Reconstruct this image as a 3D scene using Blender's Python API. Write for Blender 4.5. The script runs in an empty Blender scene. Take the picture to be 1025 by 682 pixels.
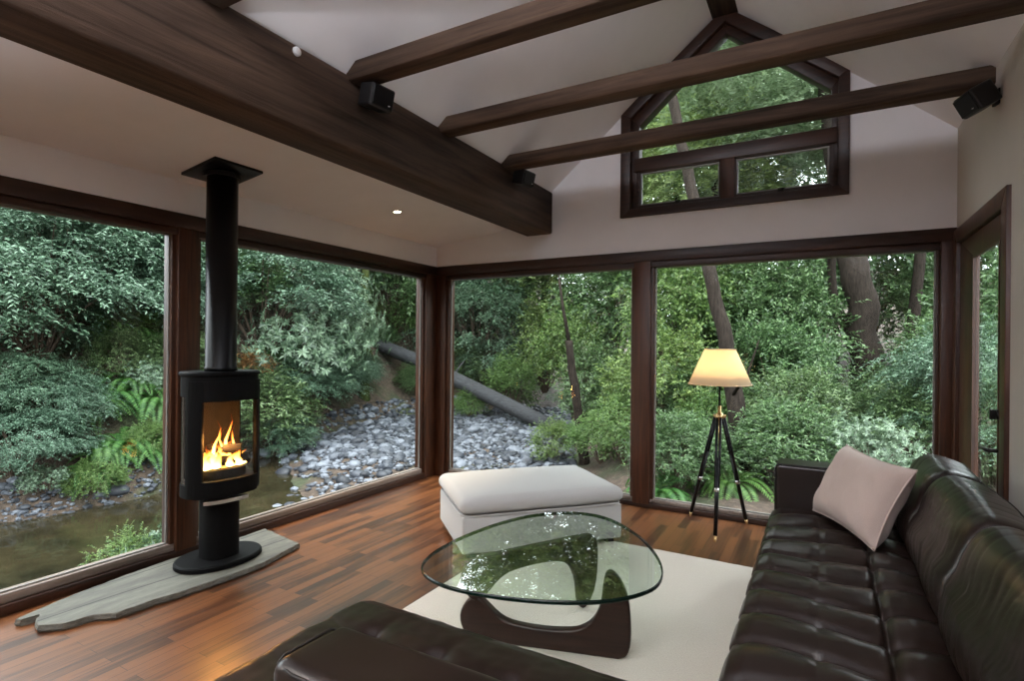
import bpy, bmesh, math, random
import numpy as np
from mathutils import Vector, Matrix, noise as mnoise

S = bpy.context.scene
COL = S.collection
PI = math.pi
rnd = random.Random(7)

# ------------------------------------------------------------------ room measures
XL, XR, YB, YF = -3.59, 0.795, 4.72, -4.0      # inner faces of the walls
HEAD, GT, GB = 2.226, 2.09, 0.105              # header top, glass top, glass bottom
RX, RZ, RS = -0.70, 4.17, 0.853                # ridge line and roof slope

# ------------------------------------------------------------------ materials
def new_mat(name):
    m = bpy.data.materials.new(name); m.use_nodes = True
    nt = m.node_tree
    b = nt.nodes['Principled BSDF']
    return m, nt, b

def N(nt, t, **kw):
    n = nt.nodes.new(t)
    for k, v in kw.items():
        if k in n.inputs: n.inputs[k].default_value = v
        else: setattr(n, k, v)
    return n

def ramp(nt, src, stops):
    r = nt.nodes.new('ShaderNodeValToRGB')
    e = r.color_ramp.elements
    while len(e) < len(stops): e.new(0.5)
    for i, (p, c) in enumerate(stops):
        e[i].position = p; e[i].color = (*c, 1)
    nt.links.new(src, r.inputs['Fac'])
    return r.outputs['Color']

def coords(nt, scale, kind='Object', rot=(0, 0, 0)):
    tc = nt.nodes.new('ShaderNodeTexCoord')
    mp = nt.nodes.new('ShaderNodeMapping')
    mp.inputs['Scale'].default_value = scale
    mp.inputs['Rotation'].default_value = rot
    nt.links.new(tc.outputs[kind], mp.inputs['Vector'])
    return mp.outputs['Vector']

def plain(name, c, rough=.5, metal=0, spec=.5, var=.0, nscale=30, bump=0, scale=(1, 1, 1), detail=5, sheen=0):
    m, nt, b = new_mat(name)
    b.inputs['Roughness'].default_value = rough
    b.inputs['Metallic'].default_value = metal
    b.inputs['Specular IOR Level'].default_value = spec
    if sheen: b.inputs['Sheen Weight'].default_value = sheen
    if var or bump:
        v = coords(nt, scale)
        n = N(nt, 'ShaderNodeTexNoise', Scale=nscale, Detail=detail, Roughness=.6)
        nt.links.new(v, n.inputs['Vector'])
        lo = tuple(x * (1 - var) for x in c); hi = tuple(min(1, x * (1 + var)) for x in c)
        nt.links.new(ramp(nt, n.outputs['Fac'], [(.3, lo), (.7, hi)]), b.inputs['Base Color'])
        if bump:
            bp = N(nt, 'ShaderNodeBump', Strength=bump, Distance=.01)
            nt.links.new(n.outputs['Fac'], bp.inputs['Height'])
            nt.links.new(bp.outputs['Normal'], b.inputs['Normal'])
    else:
        b.inputs['Base Color'].default_value = (*c, 1)
    return m

def wood(name, dark, light, axis='Y', rough=.5, grain=9, bump=.3, spec=.4, cracks=False):
    m, nt, b = new_mat(name)
    b.inputs['Roughness'].default_value = rough
    b.inputs['Specular IOR Level'].default_value = spec
    sc = {'X': (.05, 1, 1), 'Y': (1, .05, 1), 'Z': (1, 1, .05)}[axis]
    v = coords(nt, sc)
    n = N(nt, 'ShaderNodeTexNoise', Scale=grain * 4, Detail=8, Roughness=.65, Distortion=.6)
    nt.links.new(v, n.inputs['Vector'])
    v2 = coords(nt, {'X': (.25, 1, 1), 'Y': (1, .25, 1), 'Z': (1, 1, .25)}[axis])
    n2 = N(nt, 'ShaderNodeTexNoise', Scale=grain * .55, Detail=3, Roughness=.5)
    nt.links.new(v2, n2.inputs['Vector'])
    mx = N(nt, 'ShaderNodeMath', operation='MULTIPLY_ADD')
    nt.links.new(n2.outputs['Fac'], mx.inputs[0]); mx.inputs[1].default_value = .55
    nt.links.new(n.outputs['Fac'], mx.inputs[2])
    stops = [(.55, dark), (.98, light)]
    if cracks: stops = [(.42, tuple(x * .35 for x in dark)), (.56, dark), (.98, light)]
    nt.links.new(ramp(nt, mx.outputs[0], stops), b.inputs['Base Color'])
    bp = N(nt, 'ShaderNodeBump', Strength=bump, Distance=.01)
    nt.links.new(mx.outputs[0], bp.inputs['Height'])
    nt.links.new(bp.outputs['Normal'], b.inputs['Normal'])
    return m

def slate_mat():
    m, nt, b = new_mat('slate_slab')
    b.inputs['Roughness'].default_value = .72
    n = N(nt, 'ShaderNodeTexNoise', Scale=5, Detail=7, Roughness=.65)
    nt.links.new(coords(nt, (2.5, .7, 2)), n.inputs['Vector'])
    base = ramp(nt, n.outputs['Fac'], [(.3, (.045, .044, .035)), (.55, (.095, .092, .072)), (.75, (.150, .146, .118))])
    w = N(nt, 'ShaderNodeTexWave', Scale=1.35, Distortion=3.2, Detail=3)
    w.bands_direction = 'X'; w.inputs['Detail Scale'].default_value = 1.2
    nt.links.new(coords(nt, (1, .22, 1), rot=(0, 0, .10)), w.inputs['Vector'])
    crack = ramp(nt, w.outputs['Fac'], [(.0, (.16, .15, .13)), (.012, (1, 1, 1))])
    mx = N(nt, 'ShaderNodeMix', data_type='RGBA', blend_type='MULTIPLY'); mx.inputs['Factor'].default_value = 1
    nt.links.new(base, mx.inputs[6]); nt.links.new(crack, mx.inputs[7]); nt.links.new(mx.outputs[2], b.inputs['Base Color'])
    bp = N(nt, 'ShaderNodeBump', Strength=.35, Distance=.01)
    nt.links.new(n.outputs['Fac'], bp.inputs['Height']); nt.links.new(bp.outputs['Normal'], b.inputs['Normal'])
    return m

def floor_mat():
    m, nt, b = new_mat('hardwood_planks')
    v = coords(nt, (1, 1, 1), rot=(0, 0, PI / 2))
    br = N(nt, 'ShaderNodeTexBrick', Scale=1.0)
    br.offset = .37; br.offset_frequency = 2
    br.inputs['Color1'].default_value = (.02, .02, .02, 1)
    br.inputs['Color2'].default_value = (1, 1, 1, 1)
    br.inputs['Mortar'].default_value = (0, 0, 0, 1)
    br.inputs['Mortar Size'].default_value = .0012
    br.inputs['Mortar Smooth'].default_value = .2
    br.inputs['Bias'].default_value = 0
    br.inputs['Brick Width'].default_value = .62
    br.inputs['Row Height'].default_value = .064
    nt.links.new(v, br.inputs['Vector'])
    g = N(nt, 'ShaderNodeTexNoise', Scale=26, Detail=8, Roughness=.62, Distortion=.8)
    nt.links.new(coords(nt, (1, .06, 1)), g.inputs['Vector'])
    g2 = N(nt, 'ShaderNodeTexNoise', Scale=2.2, Detail=3)
    nt.links.new(coords(nt, (1, .3, 1)), g2.inputs['Vector'])
    a = N(nt, 'ShaderNodeMath', operation='MULTIPLY_ADD'); a.inputs[1].default_value = .42
    nt.links.new(br.outputs['Color'], a.inputs[0]); nt.links.new(g.outputs['Fac'], a.inputs[2])
    a2 = N(nt, 'ShaderNodeMath', operation='MULTIPLY_ADD'); a2.inputs[1].default_value = .35
    nt.links.new(g2.outputs['Fac'], a2.inputs[0]); nt.links.new(a.outputs[0], a2.inputs[2])
    c = ramp(nt, a2.outputs[0], [(.42, (.008, .0022, .0011)), (.70, (.040, .0135, .0048)), (1.0, (.135, .050, .0175))])
    mixn = N(nt, 'ShaderNodeMix', data_type='RGBA', blend_type='MULTIPLY')
    mixn.inputs['Factor'].default_value = 1
    nt.links.new(c, mixn.inputs[6])
    inv = ramp(nt, br.outputs['Fac'], [(0, (1, 1, 1)), (1, (.25, .2, .18))])
    nt.links.new(inv, mixn.inputs[7])
    nt.links.new(mixn.outputs[2], b.inputs['Base Color'])
    b.inputs['Roughness'].default_value = .30
    b.inputs['Specular IOR Level'].default_value = .45
    bp = N(nt, 'ShaderNodeBump', Strength=.12, Distance=.004)
    nt.links.new(a.outputs[0], bp.inputs['Height'])
    nt.links.new(bp.outputs['Normal'], b.inputs['Normal'])
    return m

def glass_mat(name, tint=(1, 1, 1), ior=1.45):
    m = bpy.data.materials.new(name); m.use_nodes = True
    nt = m.node_tree; nt.nodes.clear()
    o = nt.nodes.new('ShaderNodeOutputMaterial')
    tr = N(nt, 'ShaderNodeBsdfTransparent'); tr.inputs['Color'].default_value = (*tint, 1)
    gl = N(nt, 'ShaderNodeBsdfGlossy'); gl.inputs['Roughness'].default_value = 0.0
    gl.inputs['Color'].default_value = (1, 1, 1, 1)
    # Schlick reflectance, the same from either face of the pane
    f0 = ((ior - 1) / (ior + 1)) ** 2
    lw = N(nt, 'ShaderNodeLayerWeight', Blend=.5)
    pw = N(nt, 'ShaderNodeMath', operation='POWER'); pw.inputs[1].default_value = 5
    nt.links.new(lw.outputs['Facing'], pw.inputs[0])
    fr = N(nt, 'ShaderNodeMath', operation='MULTIPLY_ADD'); fr.inputs[1].default_value = 1 - f0; fr.inputs[2].default_value = f0
    nt.links.new(pw.outputs[0], fr.inputs[0])
    mx = nt.nodes.new('ShaderNodeMixShader')
    nt.links.new(fr.outputs[0], mx.inputs[0]); nt.links.new(tr.outputs[0], mx.inputs[1]); nt.links.new(gl.outputs[0], mx.inputs[2])
    nt.links.new(mx.outputs[0], o.inputs['Surface'])
    return m

def emit(name, c, s):
    m = bpy.data.materials.new(name); m.use_nodes = True
    nt = m.node_tree; nt.nodes.clear()
    o = nt.nodes.new('ShaderNodeOutputMaterial')
    e = N(nt, 'ShaderNodeEmission', Strength=s); e.inputs['Color'].default_value = (*c, 1)
    nt.links.new(e.outputs[0], o.inputs['Surface'])
    return m

def flame_mat():
    m = bpy.data.materials.new('flame'); m.use_nodes = True
    nt = m.node_tree; nt.nodes.clear()
    o = nt.nodes.new('ShaderNodeOutputMaterial')
    tc = nt.nodes.new('ShaderNodeTexCoord'); sx = nt.nodes.new('ShaderNodeSeparateXYZ')
    nt.links.new(tc.outputs['Generated'], sx.inputs[0])
    c = ramp(nt, sx.outputs['Z'], [(0, (1, .62, .16)), (.35, (1, .42, .07)), (.8, (1, .20, .02)), (1, (.8, .1, .01))])
    st = nt.nodes.new('ShaderNodeMapRange'); st.inputs['To Min'].default_value = 20; st.inputs['To Max'].default_value = .25
    st.inputs['From Max'].default_value = .85
    nt.links.new(sx.outputs['Z'], st.inputs['Value'])
    e = N(nt, 'ShaderNodeEmission'); nt.links.new(c, e.inputs['Color']); nt.links.new(st.outputs[0], e.inputs['Strength'])
    t = N(nt, 'ShaderNodeBsdfTransparent')
    lw = N(nt, 'ShaderNodeLayerWeight', Blend=.62)
    mx = nt.nodes.new('ShaderNodeMixShader')
    nt.links.new(lw.outputs['Facing'], mx.inputs[0]); nt.links.new(e.outputs[0], mx.inputs[1]); nt.links.new(t.outputs[0], mx.inputs[2])
    nt.links.new(mx.outputs[0], o.inputs['Surface'])
    return m

def leaf_mat(name, c1, c2, rough=.42, trans=.3, spec=.5):
    m, nt, b = new_mat(name)
    geo = nt.nodes.new('ShaderNodeNewGeometry')
    oi = nt.nodes.new('ShaderNodeObjectInfo')
    col = ramp(nt, geo.outputs['Random Per Island'], [(0, c1), (1, c2)])
    hs = N(nt, 'ShaderNodeHueSaturation')
    mr = nt.nodes.new('ShaderNodeMapRange'); mr.inputs['To Min'].default_value = .485; mr.inputs['To Max'].default_value = .515
    nt.links.new(oi.outputs['Random'], mr.inputs['Value']); nt.links.new(mr.outputs[0], hs.inputs['Hue'])
    nt.links.new(col, hs.inputs['Color'])
    nt.links.new(hs.outputs['Color'], b.inputs['Base Color'])
    b.inputs['Roughness'].default_value = rough
    b.inputs['Specular IOR Level'].default_value = spec
    tl = nt.nodes.new('ShaderNodeBsdfTranslucent')
    nt.links.new(hs.outputs['Color'], tl.inputs['Color'])
    mx = nt.nodes.new('ShaderNodeMixShader'); mx.inputs[0].default_value = trans
    o = nt.nodes['Material Output']
    nt.links.new(b.outputs[0], mx.inputs[1]); nt.links.new(tl.outputs[0], mx.inputs[2]); nt.links.new(mx.outputs[0], o.inputs['Surface'])
    return m

def shade_mat():
    m, nt, b = new_mat('lamp_shade_linen')
    b.inputs['Base Color'].default_value = (.88, .80, .66, 1); b.inputs['Roughness'].default_value = .9
    tl = nt.nodes.new('ShaderNodeBsdfTranslucent'); tl.inputs['Color'].default_value = (.95, .84, .62, 1)
    mx = nt.nodes.new('ShaderNodeMixShader'); mx.inputs[0].default_value = .55
    o = nt.nodes['Material Output']
    nt.links.new(b.outputs[0], mx.inputs[1]); nt.links.new(tl.outputs[0], mx.inputs[2]); nt.links.new(mx.outputs[0], o.inputs['Surface'])
    return m

def ground_mat():
    m, nt, b = new_mat('leaf_litter')
    v = coords(nt, (1, 1, 1))
    n = N(nt, 'ShaderNodeTexNoise', Scale=9, Detail=10, Roughness=.75)
    nt.links.new(v, n.inputs['Vector'])
    n2 = N(nt, 'ShaderNodeTexNoise', Scale=.7, Detail=4)
    nt.links.new(v, n2.inputs['Vector'])
    c = ramp(nt, n.outputs['Fac'], [(.3, (.018, .012, .008)), (.52, (.07, .048, .033)), (.72, (.16, .115, .085))])
    c2 = ramp(nt, n.outputs['Fac'], [(.3, (.012, .02, .008)), (.7, (.05, .075, .025))])
    f = ramp(nt, n2.outputs['Fac'], [(.52, (0, 0, 0)), (.64, (.8, .8, .8))])
    mx = N(nt, 'ShaderNodeMix', data_type='RGBA')
    nt.links.new(f, mx.inputs['Factor']); nt.links.new(c, mx.inputs[6]); nt.links.new(c2, mx.inputs[7])
    nt.links.new(mx.outputs[2], b.inputs['Base Color'])
    b.inputs['Roughness'].default_value = .9
    bp = N(nt, 'ShaderNodeBump', Strength=.8, Distance=.06)
    nt.links.new(n.outputs['Fac'], bp.inputs['Height']); nt.links.new(bp.outputs['Normal'], b.inputs['Normal'])
    return m

def rock_mat():
    m, nt, b = new_mat('river_stone')
    v = coords(nt, (1, 1, 1))
    n = N(nt, 'ShaderNodeTexNoise', Scale=7, Detail=6)
    nt.links.new(v, n.inputs['Vector'])
    geo = nt.nodes.new('ShaderNodeNewGeometry'); oi = nt.nodes.new('ShaderNodeObjectInfo')
    ad = N(nt, 'ShaderNodeMath', operation='ADD'); nt.links.new(geo.outputs['Random Per Island'], ad.inputs[0]); nt.links.new(oi.outputs['Random'], ad.inputs[1])
    fr = N(nt, 'ShaderNodeMath', operation='FRACT'); nt.links.new(ad.outputs[0], fr.inputs[0])
    a = N(nt, 'ShaderNodeMath', operation='MULTIPLY_ADD'); a.inputs[1].default_value = .5
    nt.links.new(n.outputs['Fac'], a.inputs[0]); nt.links.new(fr.outputs[0], a.inputs[2])
    c = ramp(nt, a.outputs[0], [(.2, (.013, .015, .019)), (.75, (.045, .051, .064)), (1.0, (.135, .148, .172))])
    nt.links.new(c, b.inputs['Base Color']); b.inputs['Roughness'].default_value = .55
    return m

def water_mat():
    m, nt, b = new_mat('creek_water_surface')
    b.inputs['Base Color'].default_value = (.030, .032, .018, 1)
    b.inputs['Roughness'].default_value = .07
    b.inputs['IOR'].default_value = 1.33
    n = N(nt, 'ShaderNodeTexNoise', Scale=2.2, Detail=3, Roughness=.5)
    nt.links.new(coords(nt, (1, 1, 1)), n.inputs['Vector'])
    n2 = N(nt, 'ShaderNodeTexNoise', Scale=1.1, Detail=6, Roughness=.7)
    nt.links.new(coords(nt, (1, 1, 1)), n2.inputs['Vector'])
    c = ramp(nt, n2.outputs['Fac'], [(.35, (.010, .009, .005)), (.55, (.026, .022, .011)), (.75, (.045, .034, .018))])
    nt.links.new(c, b.inputs['Base Color'])
    bp = N(nt, 'ShaderNodeBump', Strength=.22, Distance=.05)
    nt.links.new(n.outputs['Fac'], bp.inputs['Height']); nt.links.new(bp.outputs['Normal'], b.inputs['Normal'])
    return m

M = {
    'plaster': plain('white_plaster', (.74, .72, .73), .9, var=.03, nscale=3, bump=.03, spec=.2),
    'beamY': wood('aged_timber_long', (.012, .0065, .0042), (.088, .053, .036), 'Y', .75, 5, .6, .2, True),
    'beamX': wood('aged_timber_cross', (.015, .0082, .0052), (.105, .064, .042), 'X', .75, 5, .6, .2, True),
    'trimX': wood('stained_trim_x', (.008, .0030, .0018), (.042, .0145, .0068), 'X', .42, 10, .08, .4),
    'trimY': wood('stained_trim_y', (.008, .0030, .0018), (.042, .0145, .0068), 'Y', .42, 10, .08, .4),
    'trimZ': wood('stained_trim_z', (.012, .0044, .0023), (.080, .027, .0105), 'Z', .42, 10, .08, .4),
    'sill': wood('worn_sill', (.10, .075, .060), (.23, .18, .15), 'Y', .5, 10, .1, .4),
    'bead': plain('pale_glazing_bead', (.20, .19, .175), .5),
    'floor': floor_mat(),
    'glass': glass_mat('window_glass', (.97, .985, .975), 1.24),
    'tglass': glass_mat('table_glass', (.80, .92, .86), 2.35),
    'tedge': plain('table_glass_edge', (.002, .010, .007), .25, spec=.25),
    'black': plain('black_steel', (.003, .003, .0035), .36, spec=.22),
    'iron': plain('cast_iron_matte', (.0028, .0028, .003), .6, spec=.08, var=.2, nscale=200, bump=.05),
    'firebrick': plain('sooty_firebrick', (.0065, .0045, .0035), .95, var=.5, nscale=20),
    'steel': plain('brushed_steel', (.55, .54, .52), .3, 1),
    'brass': plain('aged_brass', (.62, .42, .20), .3, 1),
    'slate': slate_mat(),
    'slate_edge': plain('split_slate', (.10, .095, .08), .9, var=.4, nscale=30, bump=.6, scale=(1, 1, 6)),
    'leather': plain('brown_leather', (.0125, .0072, .0056), .31, spec=.42, var=.25, nscale=420, bump=.04, detail=2),
    'seam': plain('dark_stitching', (.008, .005, .004), .6),
    'cream': plain('cream_upholstery', (.41, .405, .395), .95, var=.05, nscale=260, bump=.12, sheen=.15, spec=.2),
    'pillow': plain('taupe_cotton', (.47, .37, .325), .95, var=.05, nscale=300, bump=.12, sheen=.2, spec=.2),
    'rug': plain('cream_wool', (.60, .555, .485), 1.0, var=.08, nscale=160, bump=.5, spec=.1),
    'walnut': wood('dark_walnut', (.010, .0045, .0034), (.036, .0155, .010), 'X', .36, 8, .05, .3),
    'shade': shade_mat(),
    'bulb': emit('lamp_bulb', (1, .70, .36), 26),
    'led': emit('downlight_lens', (1, .82, .55), 30),
    'flame': flame_mat(),
    'ember': emit('glowing_embers', (1, .27, .04), 5),
    'bark': plain('dark_bark', (.026, .020, .016), .95, spec=.1, var=.5, nscale=9, bump=1.0, scale=(3, 3, .6)),
    'bark_pale': plain('pale_bark', (.085, .083, .080), .95, spec=.1, var=.4, nscale=9, bump=.8, scale=(3, 3, .5)),
    'bark_moss': plain('mossy_bark', (.050, .062, .020), .95, spec=.1, var=.55, nscale=7, bump=.9, scale=(2, 2, .7)),
    'deadwood': plain('weathered_log', (.036, .037, .040), .9, var=.55, nscale=8, bump=.9, scale=(.4, 4, 4)),
    'twig': plain('brown_twigs', (.085, .058, .040), .95),
    'ground': ground_mat(), 'rock': rock_mat(), 'water': water_mat(),
    'spray': leaf_mat('blue_green_leaves', (.026, .062, .034), (.155, .255, .165), .38, .25, .5),
    'broad': leaf_mat('mid_green_leaves', (.024, .058, .020), (.160, .255, .100), .36, .3, .55),
    'bright': leaf_mat('yellow_green_leaves', (.042, .095, .024), (.195, .295, .085), .45, .42),
    'pale': leaf_mat('pale_glossy_leaves', (.040, .085, .045), (.240, .350, .215), .33, .22, .7),
    'canopy': leaf_mat('canopy_leaves', (.16, .23, .12), (.34, .43, .27), .4, .6, .5),
    'canopyb': leaf_mat('light_canopy_leaves', (.19, .27, .09), (.40, .50, .22), .45, .62, .5),
    'plaster_warm': plain('darker_warm_plaster', (.46, .42, .375), .9, var=.03, nscale=3, bump=.03, spec=.2),  # darker, warmer tone than the plaster of the other walls
    'fern': leaf_mat('fern_green', (.040, .120, .025), (.105, .230, .050), .5, .35),
    'russet': leaf_mat('russet_leaves', (.22, .105, .03), (.36, .19, .065), .5, .35),
    'handle': plain('bronze_hardware', (.012, .010, .009), .4, .6),
    'dark': plain('black_plastic', (.010, .010, .011), .45),
    'white': plain('white_plastic', (.7, .7, .7), .4),
    'trimring': plain('downlight_ring', (.55, .53, .50), .4),
}

# ------------------------------------------------------------------ objects
def link(name, me, m=None, parent=None):
    o = bpy.data.objects.new(name, me); COL.objects.link(o)
    if m is not None and me is not None:
        for mm in (m if isinstance(m, (list, tuple)) else [m]): me.materials.append(mm)
    if parent is not None: o.parent = parent
    return o

def tag(o, label=None, cat=None, group=None, kind=None):
    if label: o['label'] = label
    if cat: o['category'] = cat
    if group: o['group'] = group
    if kind: o['kind'] = kind
    return o

def empty(name, loc=(0, 0, 0), rz=0.):
    o = bpy.data.objects.new(name, None); COL.objects.link(o)
    o.location = loc; o.rotation_euler = (0, 0, rz); o.empty_display_size = .1
    return o

def dup(root, loc=None, rot=None, scale=None):
    r = root.copy(); COL.objects.link(r)
    if loc is not None: r.location = loc
    if rot is not None: r.rotation_euler = rot
    if scale is not None: r.scale = scale
    for ch in list(root.children):
        c = ch.copy(); COL.objects.link(c); c.parent = r
        for g in list(ch.children):
            d = g.copy(); COL.objects.link(d); d.parent = c
    return r

class MB:
    def __init__(s): s.v = []; s.f = []; s.mi = []; s.cur = 0
    def add(s, vs, fs):
        k = len(s.v); s.v += [tuple(x) for x in vs]
        for f in fs: s.f.append(tuple(i + k for i in f)); s.mi.append(s.cur)
        return s
    def box(s, x0, x1, y0, y1, z0, z1, mtx=None):
        vs = [Vector(p) for p in ((x0, y0, z0), (x1, y0, z0), (x1, y1, z0), (x0, y1, z0), (x0, y0, z1), (x1, y0, z1), (x1, y1, z1), (x0, y1, z1))]
        if mtx: vs = [mtx @ v for v in vs]
        return s.add(vs, [(3, 2, 1, 0), (4, 5, 6, 7), (0, 1, 5, 4), (1, 2, 6, 5), (2, 3, 7, 6), (3, 0, 4, 7)])
    def prism(s, pts, a0, a1, axis='Y'):
        f = {'Y': lambda p, a: (p[0], a, p[1]), 'Z': lambda p, a: (p[0], p[1], a), 'X': lambda p, a: (a, p[0], p[1])}[axis]
        n = len(pts)
        vs = [f(p, a0) for p in pts] + [f(p, a1) for p in pts]
        fs = [tuple(range(n)), tuple(range(2 * n - 1, n - 1, -1))] + [(i, i + n, (i + 1) % n + n, (i + 1) % n) for i in range(n)]
        return s.add(vs, fs)
    def ringframe(s, outer, inner, a0, a1, axis='Y'):
        n = len(outer)
        for i in range(n):
            j = (i + 1) % n
            s.prism([outer[i], outer[j], inner[j], inner[i]], a0, a1, axis)
        return s
    def tube(s, pts, rad, n=10, cap=True, wob=0, seed=0):
        pts = [Vector(p) for p in pts]; vs = []; fs = []
        if not hasattr(rad, '__len__'): rad = [rad] * len(pts)
        up = Vector((0, 0, 1)); prev = None
        for i, p in enumerate(pts):
            d = (pts[min(i + 1, len(pts) - 1)] - pts[max(i - 1, 0)]).normalized()
            if prev is None:
                a = up if abs(d.z) < .9 else Vector((1, 0, 0))
                e1 = d.cross(a).normalized()
            else:
                e1 = (prev - d * prev.dot(d)).normalized()
            prev = e1; e2 = d.cross(e1)
            for k in range(n):
                t = 2 * PI * k / n
                r = rad[i]
                if wob: r *= 1 + wob * mnoise.noise(Vector((math.cos(t) * 1.7 + seed, math.sin(t) * 1.7, i * .45)))
                vs.append(p + e1 * (r * math.cos(t)) + e2 * (r * math.sin(t)))
        for i in range(len(pts) - 1):
            for k in range(n):
                a = i * n + k; b = i * n + (k + 1) % n
                fs.append((a, b, b + n, a + n))
        if cap:
            fs.append(tuple(range(n - 1, -1, -1))); fs.append(tuple(range((len(pts) - 1) * n, len(pts) * n)))
        return s.add(vs, fs)
    def lathe(s, prof, n=32, c=(0, 0), sx=1, sy=1):
        vs = []; fs = []
        for r, z in prof:
            for k in range(n):
                t = 2 * PI * k / n
                vs.append((c[0] + r * sx * math.cos(t), c[1] + r * sy * math.sin(t), z))
        for i in range(len(prof) - 1):
            for k in range(n):
                a = i * n + k; b = i * n + (k + 1) % n
                fs.append((a, b, b + n, a + n))
        if prof[0][0] > 1e-6: fs.append(tuple(range(n - 1, -1, -1)))
        if prof[-1][0] > 1e-6: fs.append(tuple(range((len(prof) - 1) * n, len(prof) * n)))
        return s.add(vs, fs)
    def grid(s, fn, nu, nv, closeu=False):
        vs = [fn(i / (nu if closeu else nu - 1), j / (nv - 1)) for i in range(nu) for j in range(nv)]
        fs = []
        for i in range(nu if closeu else nu - 1):
            for j in range(nv - 1):
                a = i * nv + j; b = ((i + 1) % nu) * nv + j
                fs.append((a, b, b + 1, a + 1))
        return s.add(vs, fs)
    def build(s, name, m=None, parent=None, smooth=False, bevel=0, seg=2, ang=None):
        me = bpy.data.meshes.new(name); me.from_pydata(s.v, [], s.f)
        for i, p in enumerate(me.polygons): p.material_index = s.mi[i]; p.use_smooth = smooth
        bm = bmesh.new(); bm.from_mesh(me); bmesh.ops.recalc_face_normals(bm, faces=bm.faces); bm.to_mesh(me); bm.free()
        me.update()
        o = link(name, me, m, parent)
        if bevel:
            b = o.modifiers.new('bevel', 'BEVEL'); b.width = bevel; b.segments = seg; b.limit_method = 'ANGLE'; b.angle_limit = .6
            for p in me.polygons: p.use_smooth = True
        return o

def box(name, m, x0, x1, y0, y1, z0, z1, parent=None, bevel=0.0, seg=2):
    return MB().box(x0, x1, y0, y1, z0, z1).build(name, m, parent, bevel=bevel, seg=seg)

def rbox(x0, x1, y0, y1, z0, z1, r, nseg=4):
    """rounded box as bmesh -> MB"""
    bm = bmesh.new(); bmesh.ops.create_cube(bm, size=1)
    for v in bm.verts: v.co = Vector(((x0 + x1) / 2 + v.co.x * (x1 - x0), (y0 + y1) / 2 + v.co.y * (y1 - y0), (z0 + z1) / 2 + v.co.z * (z1 - z0)))
    bmesh.ops.bevel(bm, geom=list(bm.edges), offset=r, segments=nseg, profile=.5, affect='EDGES')
    mb = MB(); bm.verts.index_update()
    mb.add([v.co.copy() for v in bm.verts], [tuple(v.index for v in f.verts) for f in bm.faces]); bm.free()
    return mb

def struct(o, label, cat): return tag(o, label, cat, kind='structure')

# ================================================================== ROOM SHELL
struct(box('floor', M['floor'], XL - .16, XR + .16, YF - .15, YB + .12, -.30, 0.0), 'reddish hardwood plank floor running the length of the sunroom', 'floor')

# plaster walls
mb = MB(); mb.box(XL - .16, XL, YF, YB + .16, HEAD, 2.66); mb.box(XL - .16, XL, YF, YF + .25, 0, HEAD)
struct(mb.build('wall_left', M['plaster']), 'white plaster strip of wall above the left windows', 'wall')
mb = MB()
mb.box(XL, XR + .16, YB, YB + .16, HEAD, 2.531)
mb.prism([(XL, 2.531), (-1.56, 2.531), (-1.56, 3.46), (-.70, 4.15), (-.70, 4.34), (-2.5, 2.94), (XL, 2.72)], YB, YB + .16)
mb.prism([(XR + .16, 2.531), (XR + .16, 3.05), (-.70, 4.34), (-.70, 4.15), (.17, 3.46), (.17, 2.531)], YB, YB + .16)
struct(mb.build('wall_back', M['plaster']), 'white plaster gable wall above the two back windows', 'wall')
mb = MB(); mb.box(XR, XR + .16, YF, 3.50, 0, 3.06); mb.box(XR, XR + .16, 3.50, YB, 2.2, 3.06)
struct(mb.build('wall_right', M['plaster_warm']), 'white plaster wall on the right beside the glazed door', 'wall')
struct(box('wall_front', M['trimX'], XL - .16, XR + .16, YF - .15, YF, 0, 4.5), 'unseen dark wood wall closing the room behind the viewpoint', 'wall')  # unseen wall, made dark to cut reflections in the panes

# ceilings: flat-ish soffit over the stove side, vaulted gable over the sofa side (with an unseen roof opening added behind the viewpoint for extra daylight)
mb = MB()
mb.prism([(XL, 2.433), (-2.38, 2.590), (-2.38, 2.74), (XL, 2.60)], YF, YB)
def slope_strip(sgn, d0, d1, y0, y1):
    nrm = .14
    p = [(RX + sgn * d0, RZ - RS * d0), (RX + sgn * d1, RZ - RS * d1), (RX + sgn * d1, RZ - RS * d1 + nrm), (RX + sgn * d0, RZ - RS * d0 + nrm)]
    mb.prism(p, y0, y1)
slope_strip(-1, 0, 1.76, YF, YB)
slope_strip(1, 0, 1.6, -.35, YB)
slope_strip(1, 0, 1.6, YF, -3.5)
slope_strip(1, 0, .14, -3.5, -.35)
slope_strip(1, 1.30, 1.6, -3.5, -.35)
struct(mb.build('ceiling', M['plaster']), 'white vaulted ceiling with a low soffit over the stove', 'ceiling')

# timbers
o = MB().box(-2.505, -2.229, YF, YB, 2.455, 2.850).build('timber_beam', M['beamY'], bevel=.012, seg=1)
tag(o, 'massive rough dark brown timber beam running towards the back wall above the stove', 'beam', kind='structure')
lab = {3.755: 'thin dark timber tie beam nearest the back wall, crossing the gable window', 2.92: 'middle dark timber tie beam crossing the gable window top',
       2.106: 'dark timber tie beam meeting the big beam at the upper left', 1.28: 'dark timber tie beam end in the top left corner above the big beam'}
for yb, l in lab.items():
    o = MB().box(-2.46, XR + .02, yb + .03, yb + .15, 2.815, 2.915).build('tie_beam', M['beamX'], bevel=.006, seg=1)
    tag(o, l, 'beam', kind='structure')
o = MB().box(RX - .10, RX + .10, YF, YB, 4.00 + .08, 4.4).build('ridge_beam', M['beamY'], bevel=.008, seg=1)
tag(o, 'dark ridge beam at the peak of the ceiling above the gable window', 'beam', kind='structure')

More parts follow.
